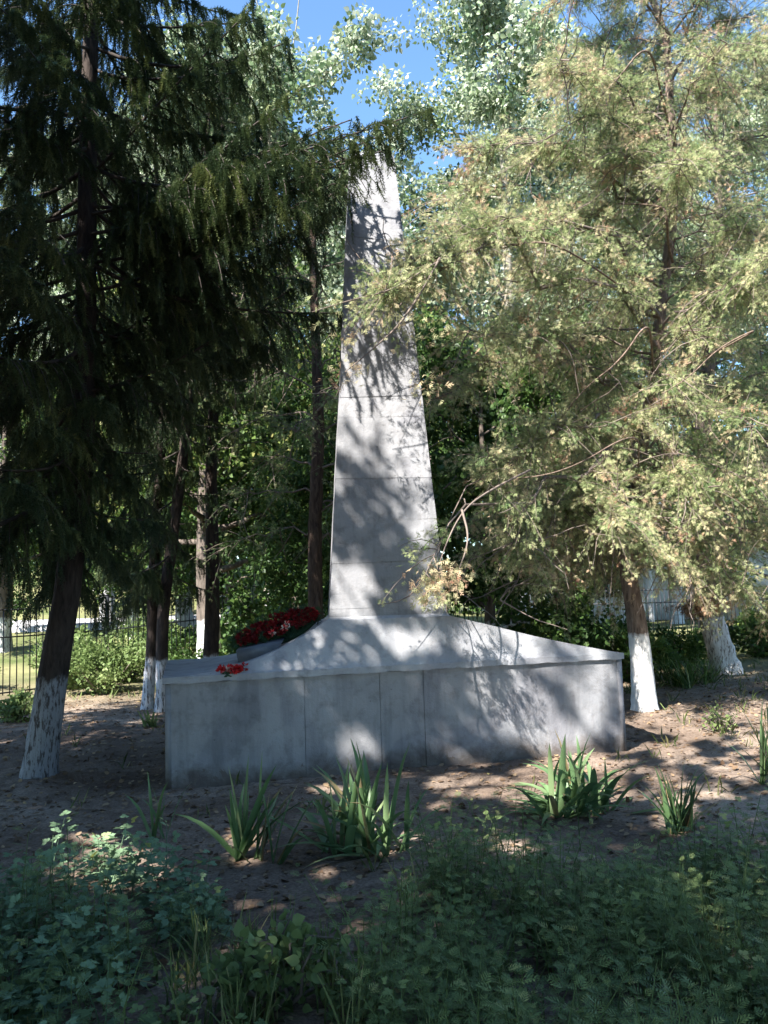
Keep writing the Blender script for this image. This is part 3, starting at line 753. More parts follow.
fence('iron_fence', [(e[0]+.1, e[1]+.5), (1.2, 21.6), (4.9, 22.0), (8.4, 22.4), (12.2, 22.8), (16, 23.2)], .115, 1.42, 1.36, .0, 'straight black iron fence behind the right hand trees, before the white house', 'iron fences round the grounds', .017)

# ------------------------------------------------------------------ house behind
hs = empty('white_house', (7.2, 33, float(terr(7.2, 33))), R(-4), 'white plastered house behind the right hand fence, glimpsed between trees', 'house')
B = Boxes(); B.box(0, 0, -.3, 3.0, 7, 3.1); B.box(3.0, 1.6, -.3, 6.2, 7, 3.1); B.box(6.2, 0, -.3, 16, 7, 3.1); B.build('wall', MT['houseWall'], hs)
v = np.array([[-.4, -.4, 3.1], [16.4, -.4, 3.1], [16.4, 7.4, 3.1], [-.4, 7.4, 3.1], [2.6, 3.5, 5.0], [13.4, 3.5, 5.0], [-.4, -.4, 2.98], [16.4, -.4, 2.98], [16.4, 7.4, 2.98], [-.4, 7.4, 2.98]])
mk('roof', v, [np.array([[0, 1, 5, 4], [2, 3, 4, 5], [6, 7, 1, 0], [7, 8, 2, 1], [9, 6, 0, 3], [9, 8, 7, 6]]), np.array([[1, 2, 5], [3, 0, 4]])], MT['roof'], hs)
for x_ in (1.1, 8.0, 10.6, 13.2):
    B = Boxes(); B.box(x_, -.03, .95, x_+1.1, .02, 2.25); w_ = B.build('window', MT['houseWall'], hs)
    B = Boxes(); B.box(x_+.07, -.045, 1.02, x_+.52, -.032, 2.18); B.box(x_+.58, -.045, 1.02, x_+1.03, -.032, 2.18); B.build('pane', MT['glass'], w_)
for x_ in (3.3, 5.8):
    T = Tubes(); T.add(np.array([[x_, .25, -.3], [x_, .25, 1.5], [x_, .25, 2.98]]), .11, 14); T.build('column', MT['houseWall'], hs)

# ------------------------------------------------------------------ trees
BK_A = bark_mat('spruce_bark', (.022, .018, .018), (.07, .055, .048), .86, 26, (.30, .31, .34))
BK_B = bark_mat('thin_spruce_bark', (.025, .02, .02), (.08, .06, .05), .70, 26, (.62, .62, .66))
BK_J = bark_mat('shaggy_bark', (.07, .048, .038), (.30, .225, .18), .93, 30, (.80, .79, .78), -.11)
BK_G = bark_mat('old_bark', (.06, .045, .04), (.24, .19, .16), .95, 24, (.62, .60, .58))
BK_M = bark_mat('grey_brown_bark', (.05, .04, .035), (.19, .155, .13), 1.0, 16, (.6, .6, .6))
BK_P = bark_mat('poplar_bark', (.12, .11, .09), (.42, .39, .33), 1.2, 10, (.7, .7, .7))

GR_S = 'spruces left of the monument'
Ab = gd(38, 775)
topA = at(84, 120, 7.75)
pathA = np.array([[0, 0, 0], list(gd(38, 775)*0+np.array([at(58, 600, 7.6)[0]-Ab[0], 0, at(58, 600, 7.6)[2]])), [at(72, 430, 7.65)[0]-Ab[0], .05, at(72, 430, 7.65)[2]], [topA[0]-Ab[0], .1, topA[2]], [topA[0]-Ab[0]+.1, .15, 9.0], [topA[0]-Ab[0]+.12, .15, 10.8]])
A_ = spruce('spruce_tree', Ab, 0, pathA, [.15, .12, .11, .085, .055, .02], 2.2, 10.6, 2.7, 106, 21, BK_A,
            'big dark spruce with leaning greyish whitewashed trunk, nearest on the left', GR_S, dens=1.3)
# long limbs reaching over to the obelisk
rl = np.random.default_rng(8); T = Tubes(); Ac = Acc()
def loc_(p): return np.asarray(p, float)-Ab
for (zb_, tx, ty, td_, sag_, tone_) in ((5.0, 425, 112, 7.25, .12, .62), (5.5, 398, 128, 6.95, .1, .6), (4.6, 345, 178, 7.1, .12, .5), (6.2, 470, 60, 7.6, .15, .5) if False else (4.9, 300, 90, 7.3, .1, .6),
                                   (5.2, 385, 150, 7.05, .08, .55), (5.4, 350, 120, 7.3, .1, .5), (4.9, 335, 165, 7.4, .1, .45), (3.6, 290, 290, 7.9, .15, .3), (5.8, 250, 10, 7.2, .1, .45), (4.0, 330, 210, 8.6, .12, .3)):
    spruce_limb(rl, T, Ac, trunk_at(pathA, zb_), loc_(at(tx, ty, td_)), sag_, .020, .85, tone_)
T.build('long_limbs', MT['spruce_wood'], A_); emit(Ac, T_NEED, rl, 'long_limb_foliage', MT['spruce'], A_)
# unseen spruces added off-frame to shade the left side (same kind)
S2 = spruce('spruce_tree', (-5.3, 4.7, 0), 0, np.array([[0, 0, 0], [0, 0, 5], [.1, 0, 8], [.1, 0, 10.8]]), [.16, .13, .09, .02], 1.8, 10.5, 2.6, 74, 33, BK_A,
            'tall spruce just left of the camera, outside the picture, added for shade', GR_S, dens=1.3)
copy_tree(S2, (-7.6, 6.4, 0), 2.2, 1.0, 'tall spruce farther left, beside the iron fence, unseen and added for shade')
copy_tree(S2, (-7.9, 2.6, 0), 4.1, 1.05, 'tall spruce left and behind the camera, unseen and added for shade')
# thin pair
Bb = gd(147, 709)
pB = np.array([[0, 0, 0], [at(147, 600, 11.8)[0]-Bb[0], 0, at(147, 600, 11.8)[2]], [at(160, 420, 11.8)[0]-Bb[0], 0, at(160, 420, 11.8)[2]], [at(150, 200, 11.8)[0]-Bb[0], 0, 7.3], [at(150, 100, 11.8)[0]-Bb[0], 0, 9.2]])
B1 = spruce('spruce_tree', Bb, 0, pB, [.085, .075, .06, .04, .012], 1.75, 9.1, 1.1, 50, 44, BK_B, 'left of two thin whitewashed spruces standing close together behind the plinth', GR_S, dens=1.0, droop=.5)
Bc = gd(162, 711)
pC = np.array([[0, 0, 0], [at(164, 600, 11.7)[0]-Bc[0], 0, at(164, 600, 11.7)[2]], [at(182, 430, 11.7)[0]-Bc[0], 0, at(182, 430, 11.7)[2]], [at(203, 210, 11.7)[0]-Bc[0], 0, at(203, 210, 11.7)[2]], [at(212, 60, 11.7)[0]-Bc[0], 0, 9.6]])
B2 = spruce('spruce_tree', Bc, 0, pC, [.09, .085, .07, .045, .012], 1.9, 9.4, 1.2, 50, 45, BK_B, 'right of two thin whitewashed spruces standing close together behind the plinth', GR_S, dens=1.0, droop=.5)
Cb = at(209, 660, 12.4); Cb[2] = 0
pD = np.array([[0, 0, 0], [.03, 0, 1.5], [.08, 0, 3.5], [.25, 0, 6], [.3, 0, 10]])
C1 = spruce('spruce_tree', Cb, 0, pD, [.12, .105, .085, .06, .02], 4.9, 9.8, 1.7, 34, 46, BK_B, 'bare dark trunked spruce with whitewashed foot, behind the left end of the plinth', GR_S, dens=.9, droop=.45)

# right conifers
def jlimbs(path, z0, z1, n, Lf, seed, azw=None):
    g = np.random.default_rng(seed); out = []
    for i_ in range(n):
        u = (i_+g.random())/n; z = z0+(z1-z0)*u; b_ = trunk_at(path, z); az = i_*2.4+g.normal()*.5
        L_ = Lf(u, az)*(.75+.4*g.random()); e_ = b_+np.array([math.cos(az)*L_, math.sin(az)*L_, L_*(-.18+.55*u+.15*g.normal())])
        out.append((b_, e_))
    return out
GR_J = 'junipers right of the monument'
Fb = gd(645, 711)
pF = np.array([[0, 0, 0], [-.03, 0, .9], [-.12, 0, 2.2], [at(650, 430, 10.3)[0]-Fb[0], 0, at(650, 430, 10.3)[2]], [at(676, 200, 10.3)[0]-Fb[0], 0, at(676, 200, 10.3)[2]], [at(668, 30, 10.3)[0]-Fb[0], 0, at(668, 30, 10.3)[2]], [.2, 0, 11]])
lim = jlimbs(pF, 1.75, 10.8, 84, lambda u, az: (2.55 if math.cos(az) < 0 else 2.3)*(1-u*.45)*(1-(.62*max(0, math.cos(az-4.04))**.6 if u < .3 else 0)), 61)
def lf(p): return np.asarray(p, float)-Fb
for (z_, px, py, dd) in ((4.6, 385, 290, 7.1), (5.0, 410, 262, 7.4), (3.4, 425, 575, 7.15), (3.2, 440, 540, 7.9), (2.7, 455, 590, 9.2), (2.5, 500, 600, 9.0), (4.0, 430, 400, 8.6), (5.4, 425, 240, 8.6), (6.2, 470, 150, 9),
                         (2.4, 560, 590, 11.2), (2.3, 600, 575, 11.6), (2.3, 540, 560, 10.6), (6.4, 450, 200, 9), (2.4, 470, 560, 8.6), (3.4, 480, 470, 8.2), (3.8, 470, 330, 8.2), (7, 560, 60, 8.5), (2.1, 690, 575, 9.6), (2.6, 580, 560, 10.9), (2.5, 620, 590, 11.3), (2.6, 650, 560, 9.2), (2.9, 610, 520, 8.7), (3.0, 700, 520, 9.2), (2.7, 740, 590, 10.0), (3.2, 750, 480, 9.4), (2.8, 520, 540, 8.8)):
    lim.append((trunk_at(pF, z_), lf(at(px, py, dd))))
def fk(pts, dd, r):
    r *= .55; P = np.array([lf(at(x_, y_, dd+.15*k_)) for k_, (x_, y_) in enumerate(pts)]); P0_ = trunk_at(pF, P[0][2]-.15); P = np.concatenate([[P0_, (P0_+P[0])/2+[0, 0, -.05]], P]); P += np.random.default_rng(len(pts)).normal(size=P.shape)*.03; return (P, np.linspace(r*1.3, r*.35, len(P)))
FK = [fk([(650, 42), (612, 78), (590, 108), (574, 138), (548, 168)], 8.9, .022), fk([(672, 216), (655, 204), (618, 202)], 9.3, .03),
      fk([(650, 320), (616, 358), (592, 384), (570, 408), (552, 436)], 8.7, .02), fk([(560, 238), (520, 246), (480, 252), (430, 262)], 8.2, .02), fk([(640, 430), (560, 470), (500, 480), (462, 512), (440, 552)], 8.0, .013), fk([(768, 320), (720, 350), (690, 372), (655, 398)], 8.5, .02)]
F1 = juniper('juniper_tree', Fb, pF, [.15, .12, .085, .075, .06, .045, .02], lim, 6300, 37, 71, BK_J,
             'large sunlit juniper with straw tipped foliage and bright white painted trunk foot', GR_J, forks=FK)
Gb = gd(728, 673)
pG = np.array([[0, 0, 0], [-.22, 0, 1.0], [-.4, 0, 2.2], [-.1, 0, 4.5], [.4, 0, 7], [.5, 0, 11]])
lim = jlimbs(pG, 2.0, 10.8, 70, lambda u, az: 2.9*(1-u*.35), 62)
G1 = juniper('juniper_tree', Gb, pG, [.23, .19, .17, .12, .08, .02], lim, 2300, 28, 72, BK_G,
             'thick trunked juniper at the right edge, whitewashed foot leaning left', GR_J, tone0=.38, size=.1)
rq = np.random.default_rng(14); pos = []; dr = []; tn = []
for (x_, y_, d_2, nn_, sp_, t0_) in ((440, 582, 7.0, 150, .11, .88), (428, 598, 7.0, 60, .07, .7), (455, 572, 7.15, 70, .1, .8), (362, 300, 6.95, 34, .12, .62), (392, 318, 7.0, 20, .1, .75), (345, 372, 7.0, 34, .09, .85), (378, 285, 7.0, 34, .10, .55), (405, 282, 7.2, 60, .12, .65), (425, 330, 7.3, 60, .12, .7), (330, 305, 6.95, 30, .10, .6), (352, 335, 6.95, 14, .1, .8), (425, 385, 7.4, 50, .10, .8)):
    c_ = lf(at(x_, y_, d_2)); pos.append(c_+rq.normal(size=(nn_, 3))*[sp_, sp_, sp_*.7]); dr.append(rq.normal(size=(nn_, 3))*.7+[-.3, -.2, -.5]); tn.append(t0_+rq.normal(size=nn_)*.1)
pos = np.concatenate(pos); v, f, t_ = inst(*T_SPRAY, pos, basis(np.concatenate(dr), rq), .06+.05*rq.random(len(pos)), np.clip(np.concatenate(tn), 0, 1))
mk('hanging_tufts', v, [f], MT['juniper'], F1, t_)
T = Tubes()
for pts in ([(560, 246, 9.2), (500, 243, 8.2), (440, 258, 7.4), (395, 290, 7.0), (350, 300, 6.9), (312, 312, 6.9)], [(440, 258, 7.4), (405, 320, 7.1), (372, 350, 6.95), (345, 372, 6.9)], [(530, 470, 8.4), (490, 490, 7.9), (462, 510, 7.4), (442, 552, 7.05), (434, 590, 7.0)], [(462, 510, 7.4), (470, 540, 7.2), (458, 572, 7.1)]):
    P = smooth([lf(at(*p_)) for p_ in pts]); T.add(P, np.linspace(.014, .003, len(P)), 5)
T.build('reaching_branch', MT['twig'], F1)
q = at(700, 603, 13.4)-Gb; rq = np.random.default_rng(4); n = 260
pos = q+rq.normal(size=(n, 3))*[.17, .12, .06]; v, f, t_ = inst(*T_SPRAY, pos, basis(rq.normal(size=(n, 3))+[0, 0, -1.2], rq), .12+.1*rq.random(n), rq.random(n))
mk('dead_branch', v, [f], MT['dry'], G1, t_)
# juniper trunk behind obelisk left
Eb = at(318, 640, 11.2); Eb[2] = 0
pE = np.array([[0, 0, 0], [0, 0, 2.5], [.06, 0, 4.5], [.1, 0, 7.8]])
lim = jlimbs(pE, 2.2, 7.6, 30, lambda u, az: 1.5*(1-u*.4), 63)
E1 = juniper('juniper_tree', Eb, pE, [.10, .085, .07, .03], lim, 520, 26, 73, bark_mat('dark_red_bark', (.035, .024, .02), (.13, .09, .07), None, 30), 'reddish barked juniper standing close behind the left side of the obelisk', GR_J, tone0=.25)

# background broadleaf
GR_P = 'silvery poplars beyond the fence'; GR_M = 'green leafy trees behind the monument'
P1 = broadleaf('poplar_tree', (-3.0, 21.5, .4), 16.6, 3.3, 4.5, 81, BK_P, MT['poplar'], 'tall silvery poplar with bare twigs at its top, rising behind the obelisk', GR_P, nl=26, nclu=900, nleaf=62, size=.14, tr=.24, bare=3, csize=.42, tone0=.62)
P2 = broadleaf('poplar_tree', (3.9, 23.5, .2), 21, 3.1, 5, 82, BK_P, MT['poplar'], 'silvery poplar showing between the sky gap and the big juniper', GR_P, nl=26, nclu=900, nleaf=62, size=.14, tr=.24, csize=.42, tone0=.62)
copy_tree(P1, (.2, 25.5, .3), 2.0, .80, 'shorter silvery poplar filling in right behind the obelisk')
copy_tree(P1, (-6.0, 24.5, .6), 1.0, 1.0, 'silvery poplar seen through the crown of the big spruce')
copy_tree(P2, (8.2, 27, 0), 2.5, .9, 'silvery poplar behind the large sunlit juniper')
copy_tree(P1, (-9.3, 27.5, .8), 3.1, 1.05, 'silvery poplar at the upper left behind the spruce crown')
copy_tree(P2, (10.8, 31, 0), 5.5, 1.0, 'silvery poplar rising behind the house roof')
copy_tree(P2, (6.3, 31.5, 0), .4, 1.0, 'silvery poplar behind the left end of the house')
copy_tree(P2, (13, 25.5, 0), 4, .9, 'silvery poplar behind the right edge juniper')
copy_tree(P2, (-11.5, 33, 2), 1.2, .85, 'silvery poplar on the grassy bank at far left')
M1 = broadleaf('leafy_tree', (-3.6, 16.6, .1), 8.0, 2.4, 2.2, 91, BK_M, MT['maple'], 'green leafy tree with broad whitewashed trunk between the thin spruces', GR_M, nl=18, nclu=520, nleaf=60, size=.10, tr=.24, csize=.34, tone0=.6)
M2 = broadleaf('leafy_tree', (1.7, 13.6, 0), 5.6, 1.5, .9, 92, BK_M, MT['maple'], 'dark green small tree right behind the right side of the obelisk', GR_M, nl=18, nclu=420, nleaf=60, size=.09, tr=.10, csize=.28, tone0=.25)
copy_tree(M1, (-.9, 18.3, .1), 1.7, .92, 'green leafy tree behind the wreath side of the obelisk')
copy_tree(M2, (3.4, 16.5, 0), 1.7, 1.1, 'dark green small tree behind the sloping right end of the plinth')
copy_tree(M1, (9.0, 19.0, 0), 3.1, .8, 'green leafy tree behind the thick right edge trunk')
copy_tree(M1, (-9.5, 20.5, .3), 4.1, .9, 'green leafy tree at the far left before the road')
copy_tree(M1, (-6.9, 34, 1.6), 5.1, 1.1, 'green leafy tree on the bank left of the poplars')
copy_tree(M1, (-1.5, 35, 1.0), .6, 1.2, 'green leafy tree on the bank behind the poplars')
copy_tree(M1, (5.6, 31.5, 0), 2.6, .7, 'green leafy tree before the left end of the house')
copy_tree(M2, (-10.5, 36.5, 2.2), 2.6, 1.2, 'dark bushy tree on the grassy bank at far left')
copy_tree(M2, (-14.0, 35.5, 2.2), 1.6, 1.2, 'dark bushy tree at the left edge of the grassy bank')
copy_tree(M2, (-3.9, 20.6, .2), 1.0, 1.1, 'bushy green tree behind the fence, right of the thin spruce pair')
copy_tree(M2, (-6.6, 21.6, .4), 2.2, 1.15, 'bushy green tree at the roadside behind the leaning spruce trunk')
copy_tree(M2, (-1.9, 17.3, .1), 3.3, 1.0, 'bushy green tree above the red wreath, behind it')
copy_tree(M2, (-9.6, 24.0, .6), 4.4, .9, 'bushy green tree at the left picture edge above the road')
copy_tree(M2, (-.4, 13.8, 0), 3.9, .75, 'small dark green tree peeping out beside the wreath')

g = np.random.default_rng(55); n = 42000
x_ = g.uniform(-45, 48, n); y_ = 43+12*g.random(n); hh = 9+2.5*np.sin(x_*.7)+2*np.sin(x_*1.9+1)+1.5*np.sin(x_*.31)
z_ = terr(x_, y_)+hh*g.random(n)**.8; ok = np.sin(x_*2.3+z_*1.1)+np.sin(z_*2.7+y_*.8)+np.sin(x_*1.1-z_*1.7) > -1.1; x_, y_, z_ = x_[ok], y_[ok], z_[ok]; n = len(x_)
v, f, t_ = inst(*T_LEAF, np.stack([x_, y_, z_], 1), basis(g.normal(size=(n, 3)), g), .30+.30*g.random(n), np.clip(.5+.25*np.sin(x_*.9)+g.normal(size=n)*.2, 0, 1))
tag(mk('far_woods', v, [f], MT['maple'], None, t_), 'far off belt of green trees closing the view beyond the road', 'woods', None, 'stuff')

# unseen trees added to shade the foreground, leaves cut away over the sun patches
GR_T = 'unseen trees added for shade around the camera'
broadleaf('added_shade_tree', (-3.9, -1.4, 0), 8.2, 4.1, 4.6, 101, BK_P, MT['maple'], 'broad leafy tree behind and left of the camera, outside the picture, added for its shade', GR_T, nl=26, nclu=1600, nleaf=56, size=.115, tr=.2, csize=.3, keep=keep)
broadleaf('added_shade_tree', (.7, -2.6, 0), 8.2, 4.1, 4.6, 102, BK_P, MT['maple'], 'broad leafy tree straight behind the camera, outside the picture, added for its shade', GR_T, nl=26, nclu=1600, nleaf=56, size=.115, tr=.2, csize=.3, keep=keep)
broadleaf('added_shade_tree', (-5.2, 2.4, 0), 8.4, 3.0, 4.0, 104, BK_P, MT['maple'], 'leafy tree left of the camera between the tall spruces, outside the picture, added for its shade', GR_T, nl=20, nclu=800, nleaf=56, size=.115, tr=.17, csize=.3, keep=keep)
M3 = broadleaf('added_shade_tree', (6.5, -4.5, 0), 9.5, 3.8, 2.6, 103, BK_P, MT['maple'], 'leafy tree behind and right of the camera, outside the picture, added to block sky light', GR_T, nl=20, nclu=560, nleaf=44, size=.2, tr=.2, csize=.45)  # unseen tree, added with its copies to block low sky light
copy_tree(M3, (-9.5, -4.5, 0), 1.5, 1.0, 'leafy tree far behind and left of the camera, outside the picture, added to block sky light')
copy_tree(M3, (-2.5, -9, 0), 2.5, 1.15, 'leafy tree far behind the camera, outside the picture, added to block sky light')
copy_tree(M3, (9.5, .5, 0), 3.5, 1.0, 'leafy tree right of the camera, outside the picture, added to block sky light')

# ------------------------------------------------------------------ shrubs
def shrub(name, loc, h, r, seed, mat, label, group, n=2600, size=.06, tone0=.5, cat='shrub'):
    g = np.random.default_rng(seed); root = empty(name, loc, 0, label, cat, group)
    T = Tubes(); tips = []
    for i_ in range(26):
        az = g.random()*6.3; rr = r*g.random()**.6; e_ = np.array([math.cos(az)*rr, math.sin(az)*rr, h*(.45+.6*g.random())*(1-.35*rr/r)])
        S = np.array([[0, 0, 0], e_*[.45, .45, .5], e_*[.8, .8, .85], e_])+g.normal(size=(4, 3))*.03; S[0, 2] = -.02; T.add(S, [.012, .009, .006, .003], 4); tips.append(S)
    T.build('stems', MT['twig'], root)
    idx = g.integers(0, 26, n); t_ = g.random(n)**.6*3; P = np.array([tips[a_][min(int(b_), 2)]*(1-(b_-min(int(b_), 2)))+tips[a_][min(int(b_), 2)+1]*(b_-min(int(b_), 2)) for a_, b_ in zip(idx, t_)])
    P += g.normal(size=P.shape)*.09*r; P[:, 2] = np.maximum(P[:, 2], .02)
    tn = np.clip(tone0+g.normal(size=26)[idx]*.15+g.normal(size=n)*.15, 0, 1)
    v, f, tt = inst(*T_LEAF, P, basis(P*[1, 1, .3]+g.normal(size=P.shape)*.5, g), size*(.6+.8*g.random(n)), tn)
    mk('leaves', v, [f], mat, root, tt)
    return root
GR_B = 'shrubs along the fences'
def gz(px, py): p = gd(px, py); p[2] = float(terr(p[0], p[1])); return p
sh = shrub('shrub', gz(103, 694), 1.05, .8, 1, MT['shrub'], 'pale green sunlit shrub in front of the fence post at left', GR_B, 4200)
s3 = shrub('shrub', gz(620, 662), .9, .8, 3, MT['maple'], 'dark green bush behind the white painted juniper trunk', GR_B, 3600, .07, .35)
shrub('shrub', gz(15, 722), .42, .45, 2, MT['shrub'], 'low green bush at the left picture edge under the fence', GR_B, 1500, .05)
copy_tree(sh, gz(70, 688), 1.2, .8, 'pale green shrub touching the fence bars at left')
copy_tree(sh, gz(127, 682), 3.2, .9, 'pale green shrub left of the thin spruce pair')
copy_tree(sh, (-7.9, 15.0, 0), 3.9, .9, 'pale green shrub behind the fence at the left edge')
copy_tree(sh, (-6.6, 17.2, .05), 5, 1.0, 'pale green shrub behind the fence left of the post')
copy_tree(sh, (-9.3, 17.6, .05), 1.5, .9, 'pale green shrub nearest the road at the left picture edge')
copy_tree(s3, (-4.9, 18.4, .1), 2.5, 1.0, 'dark green bush behind the fence, right of its tall post')
copy_tree(s3, (-3.6, 19.6, .15), 5.1, 1.1, 'dark green bush behind the fence and the bare spruce')
copy_tree(sh, (-5.9, 20.4, .3), 3.3, 1.0, 'pale green shrub at the road edge behind the fence post')
copy_tree(s3, (-2.2, 19.4, .1), .3, 1.2, 'dark green bush against the fence left of the obelisk')
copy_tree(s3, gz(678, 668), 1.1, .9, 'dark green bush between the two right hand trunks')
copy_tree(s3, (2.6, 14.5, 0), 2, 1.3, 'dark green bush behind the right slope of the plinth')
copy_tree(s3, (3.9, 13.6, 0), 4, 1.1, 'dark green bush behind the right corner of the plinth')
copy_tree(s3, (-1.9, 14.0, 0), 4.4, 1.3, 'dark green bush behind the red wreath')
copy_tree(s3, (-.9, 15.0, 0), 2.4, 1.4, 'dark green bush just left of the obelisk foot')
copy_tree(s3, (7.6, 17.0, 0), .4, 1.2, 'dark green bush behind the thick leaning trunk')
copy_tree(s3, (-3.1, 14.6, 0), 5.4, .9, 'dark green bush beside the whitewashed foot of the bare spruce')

# ------------------------------------------------------------------ strap-leaved plants
def blades(g, n, h, spread, w, fan=None, curl=1.0, seg=6):
    V = []; Fc = []; tn = []; k = 0
    for i_ in range(n):
        az = g.random()*6.28 if fan is None else fan+(0 if g.random() < .5 else PI)+g.normal()*.25
        L_ = h*(.55+.55*g.random()); lean = spread*abs(g.normal())*.6+.05; cu = curl*(.3+g.random())*lean
        p = np.array([g.normal()*.03*spread, g.normal()*.03*spread, -.01]); d = np.array([math.cos(az)*math.sin(lean), math.sin(az)*math.sin(lean), math.cos(lean)])
        sd = np.array([-math.sin(az), math.cos(az), 0]); rot = g.random()*PI; sd = sd*math.cos(rot*.3)+np.array([math.cos(az), math.sin(az), 0])*math.sin(rot*.3)
        ww = w*(.7+.5*g.random()); t0 = np.clip(.5+g.normal()*.2, 0, .9); dry = g.random() < .06
        for s_ in range(seg+1):
            u = s_/seg; wd_ = ww*(.75+.6*u-1.35*u**3.2)*.5+.0004
            fold = np.cross(sd, d)*wd_*.35
            V += [p-sd*wd_, p+fold, p+sd*wd_]
            if s_ < seg:
                Fc += [[k, k+1, k+4, k+3], [k+1, k+2, k+5, k+4]]; tt = 1.0 if (dry or (u > .75 and g.random() < .15)) else t0; tn += [tt, tt]
            k += 3
            p = p+d*L_/seg; d = d+np.array([math.cos(az), math.sin(az), -.5*u-.1])*cu*.32*u*2.2; d /= np.linalg.norm(d)
    return np.array(V), np.array(Fc), np.array(tn)
def iris(loc, n, h, spread, w, seed, label, group, fans=1, name='iris_plant', curl=1.0, mat=None, rnd=False):
    g = np.random.default_rng(seed); root = empty(name, loc, 0, label, 'plant', group)
    for q in range(fans):
        v, f, t_ = blades(g, n//fans, h, spread, w, fan=None if rnd else g.normal()*.5, curl=curl)
        v = v+np.array([g.normal()*.016*fans*(fans > 1), g.normal()*.014*fans*(fans > 1), 0])
        mk('leaf_fan', v, [f], mat or MT['iris'], root, t_, smooth=False)
    return root
GR_I = 'irises in front of the plinth'
iris(gz(238, 862), 26, .62, .62, .052, 201, 'iris with upright sword leaved fans, left of the middle in front of the plinth', GR_I, fans=3)
iris(gz(272, 866), 5, .50, .6, .045, 212, 'small iris fan leaning right beside the upright two fan iris', GR_I)
iris(gz(376, 850), 76, .66, 1.35, .052, 202, 'dense iris clump with arching leaves below the middle of the plinth', GR_I, fans=7, curl=1.4, rnd=True)
iris(gz(572, 812), 110, .56, 2.1, .055, 203, 'large pale iris clump with drooping broad leaves near the right plinth corner', GR_I, fans=7, curl=2.2, rnd=True)
iris(gz(679, 830), 34, .44, .8, .046, 204, 'small upright iris tuft right of the drooping iris clump', GR_I, fans=2)
iris(gz(768, 785), 18, .6, .5, .06, 205, 'iris cut by the right picture edge', GR_I, fans=2)
iris(gz(160, 838), 9, .45, .5, .022, 206, 'thin half dry iris tuft at the left below the plinth', GR_I, fans=2, curl=1.4)
GR_D = 'dark strap leaved clumps behind the plinth corner'
for i_, (px, py, lb) in enumerate(((598, 690, 'nearest the plinth corner, left of the white trunk'), (668, 686, 'just right of the white painted trunk'), (690, 688, 'in the middle between the two right trunks'), (708, 684, 'touching the left side of the thick leaning trunk'), (640, 676, 'behind the white painted trunk'), (562, 660, 'behind the sloping right top of the plinth'))):
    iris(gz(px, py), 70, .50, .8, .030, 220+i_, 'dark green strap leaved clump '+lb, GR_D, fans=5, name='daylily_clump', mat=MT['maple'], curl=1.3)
iris(gz(155, 726), 30, .22, 1.0, .03, 230, 'small dark plant at the foot of the thin spruce pair', 'small plants on the bare soil', fans=3, name='small_plant', mat=MT['weed'])
shrub('small_plant', gz(722, 732), .22, .26, 231, MT['shrub'], 'small sparse green weed on the sunlit soil at right', 'small plants on the bare soil', 260, .035, .6, 'plant')
shrub('small_plant', gz(283, 1000)*[1, 1, 1], .3, .3, 232, MT['weed'], 'low weed at the bottom edge left of the middle', 'small plants on the bare soil', 600, .05, .5, 'plant')

# ------------------------------------------------------------------ undergrowth (uncountable)
def undergrowth(name, label, region, nst, hgt, tmpl, mat, lsz, seed, nleaf=16, dense=None, tone0=.45):
    g = np.random.default_rng(seed); T = Tubes(); pos = []; dr = []; sc = []; tn = []; up = []
    cnt = 0
    while cnt < nst:
        x_, y_ = region(g)
        if x_ is None: continue
        cnt += 1
        h = hgt*(.45+.75*g.random())*(.8+.35*math.sin(x_*4.1+seed)*math.sin(y_*3.3)); ln = g.normal(size=2)*.22*h
        S = np.array([[x_, y_, -.02], [x_+ln[0]*.4, y_+ln[1]*.4, h*.5], [x_+ln[0], y_+ln[1], h]]); T.add(S, [.004, .003, .0015], 3)
        ct = tone0+g.normal()*.13
        m_ = int(nleaf*(.6+.6*g.random()))
        for k in range(m_):
            u = .12+.9*(k+g.random()*.5)/m_; u = min(u, 1.0); p = S[0]+(S[2]-S[0])*u; az = k*2.4+g.random()
            pl = .05*(1-u*.6)*(lsz/.06)
            d = np.array([math.cos(az), math.sin(az), .15+.7*u]); p = p+d*pl
            pos.append(p); dr.append(d+[0, 0, -.25]); sc.append(lsz*(.55+.6*g.random())*(1.15-.5*u)); tn.append(ct+g.normal()*.12+.18*(u > .9)); up.append([0, 0, 1])
    pos = np.array(pos); dr = np.array(dr); up = np.array(up)+g.normal(size=pos.shape)*.35
    Bs = basis(dr, g, roll=up)
    v, f, tt = inst(*tmpl, pos, Bs, np.array(sc), np.clip(tn, 0, 1))
    tv = np.concatenate(T.v); tf = np.concatenate(T.f)
    vv = np.concatenate([v, tv]); 
    if f.shape[1] == 4: fs = [f, tf+len(v)]
    else: fs = [f, tf+len(v)]
    return tag(mk(name, vv, fs, mat, None, np.concatenate([tt, np.full(len(tf), .35)])), label, 'undergrowth', None, 'stuff')
def px_region(poly_fn):
    def f(g):
        x_ = g.uniform(-3.4, 4.6); y_ = g.uniform(2.1, 6.2)
        px, py, w_ = proj(np.array([[x_, y_, 0.]])); d_ = .5+.5*math.sin(x_*3.7+1.3)*math.sin(y_*4.3+x_)+.25*math.sin(x_*9+y_*7); return (x_, y_) if g.random() < poly_fn(px[0], py[0])*max(.12, min(1, d_)) else (None, None)
    return f
def right_patch(px, py):
    lim_ = 872 if px > 430 else 900+(430-px)*.8
    if px > 560: lim_ = 874+8*math.sin(px/23)
    if px < 365: return 0
    return .9 if py > lim_+12*math.sin(px/31) else (.10 if py > lim_-30 and px > 400 else 0)
def left_patch(px, py):
    e_ = ((px-85)/135)**2+((py-935)/62)**2
    return .9 if e_ < 1 else (.7 if px < 130 and py > 925 else 0)
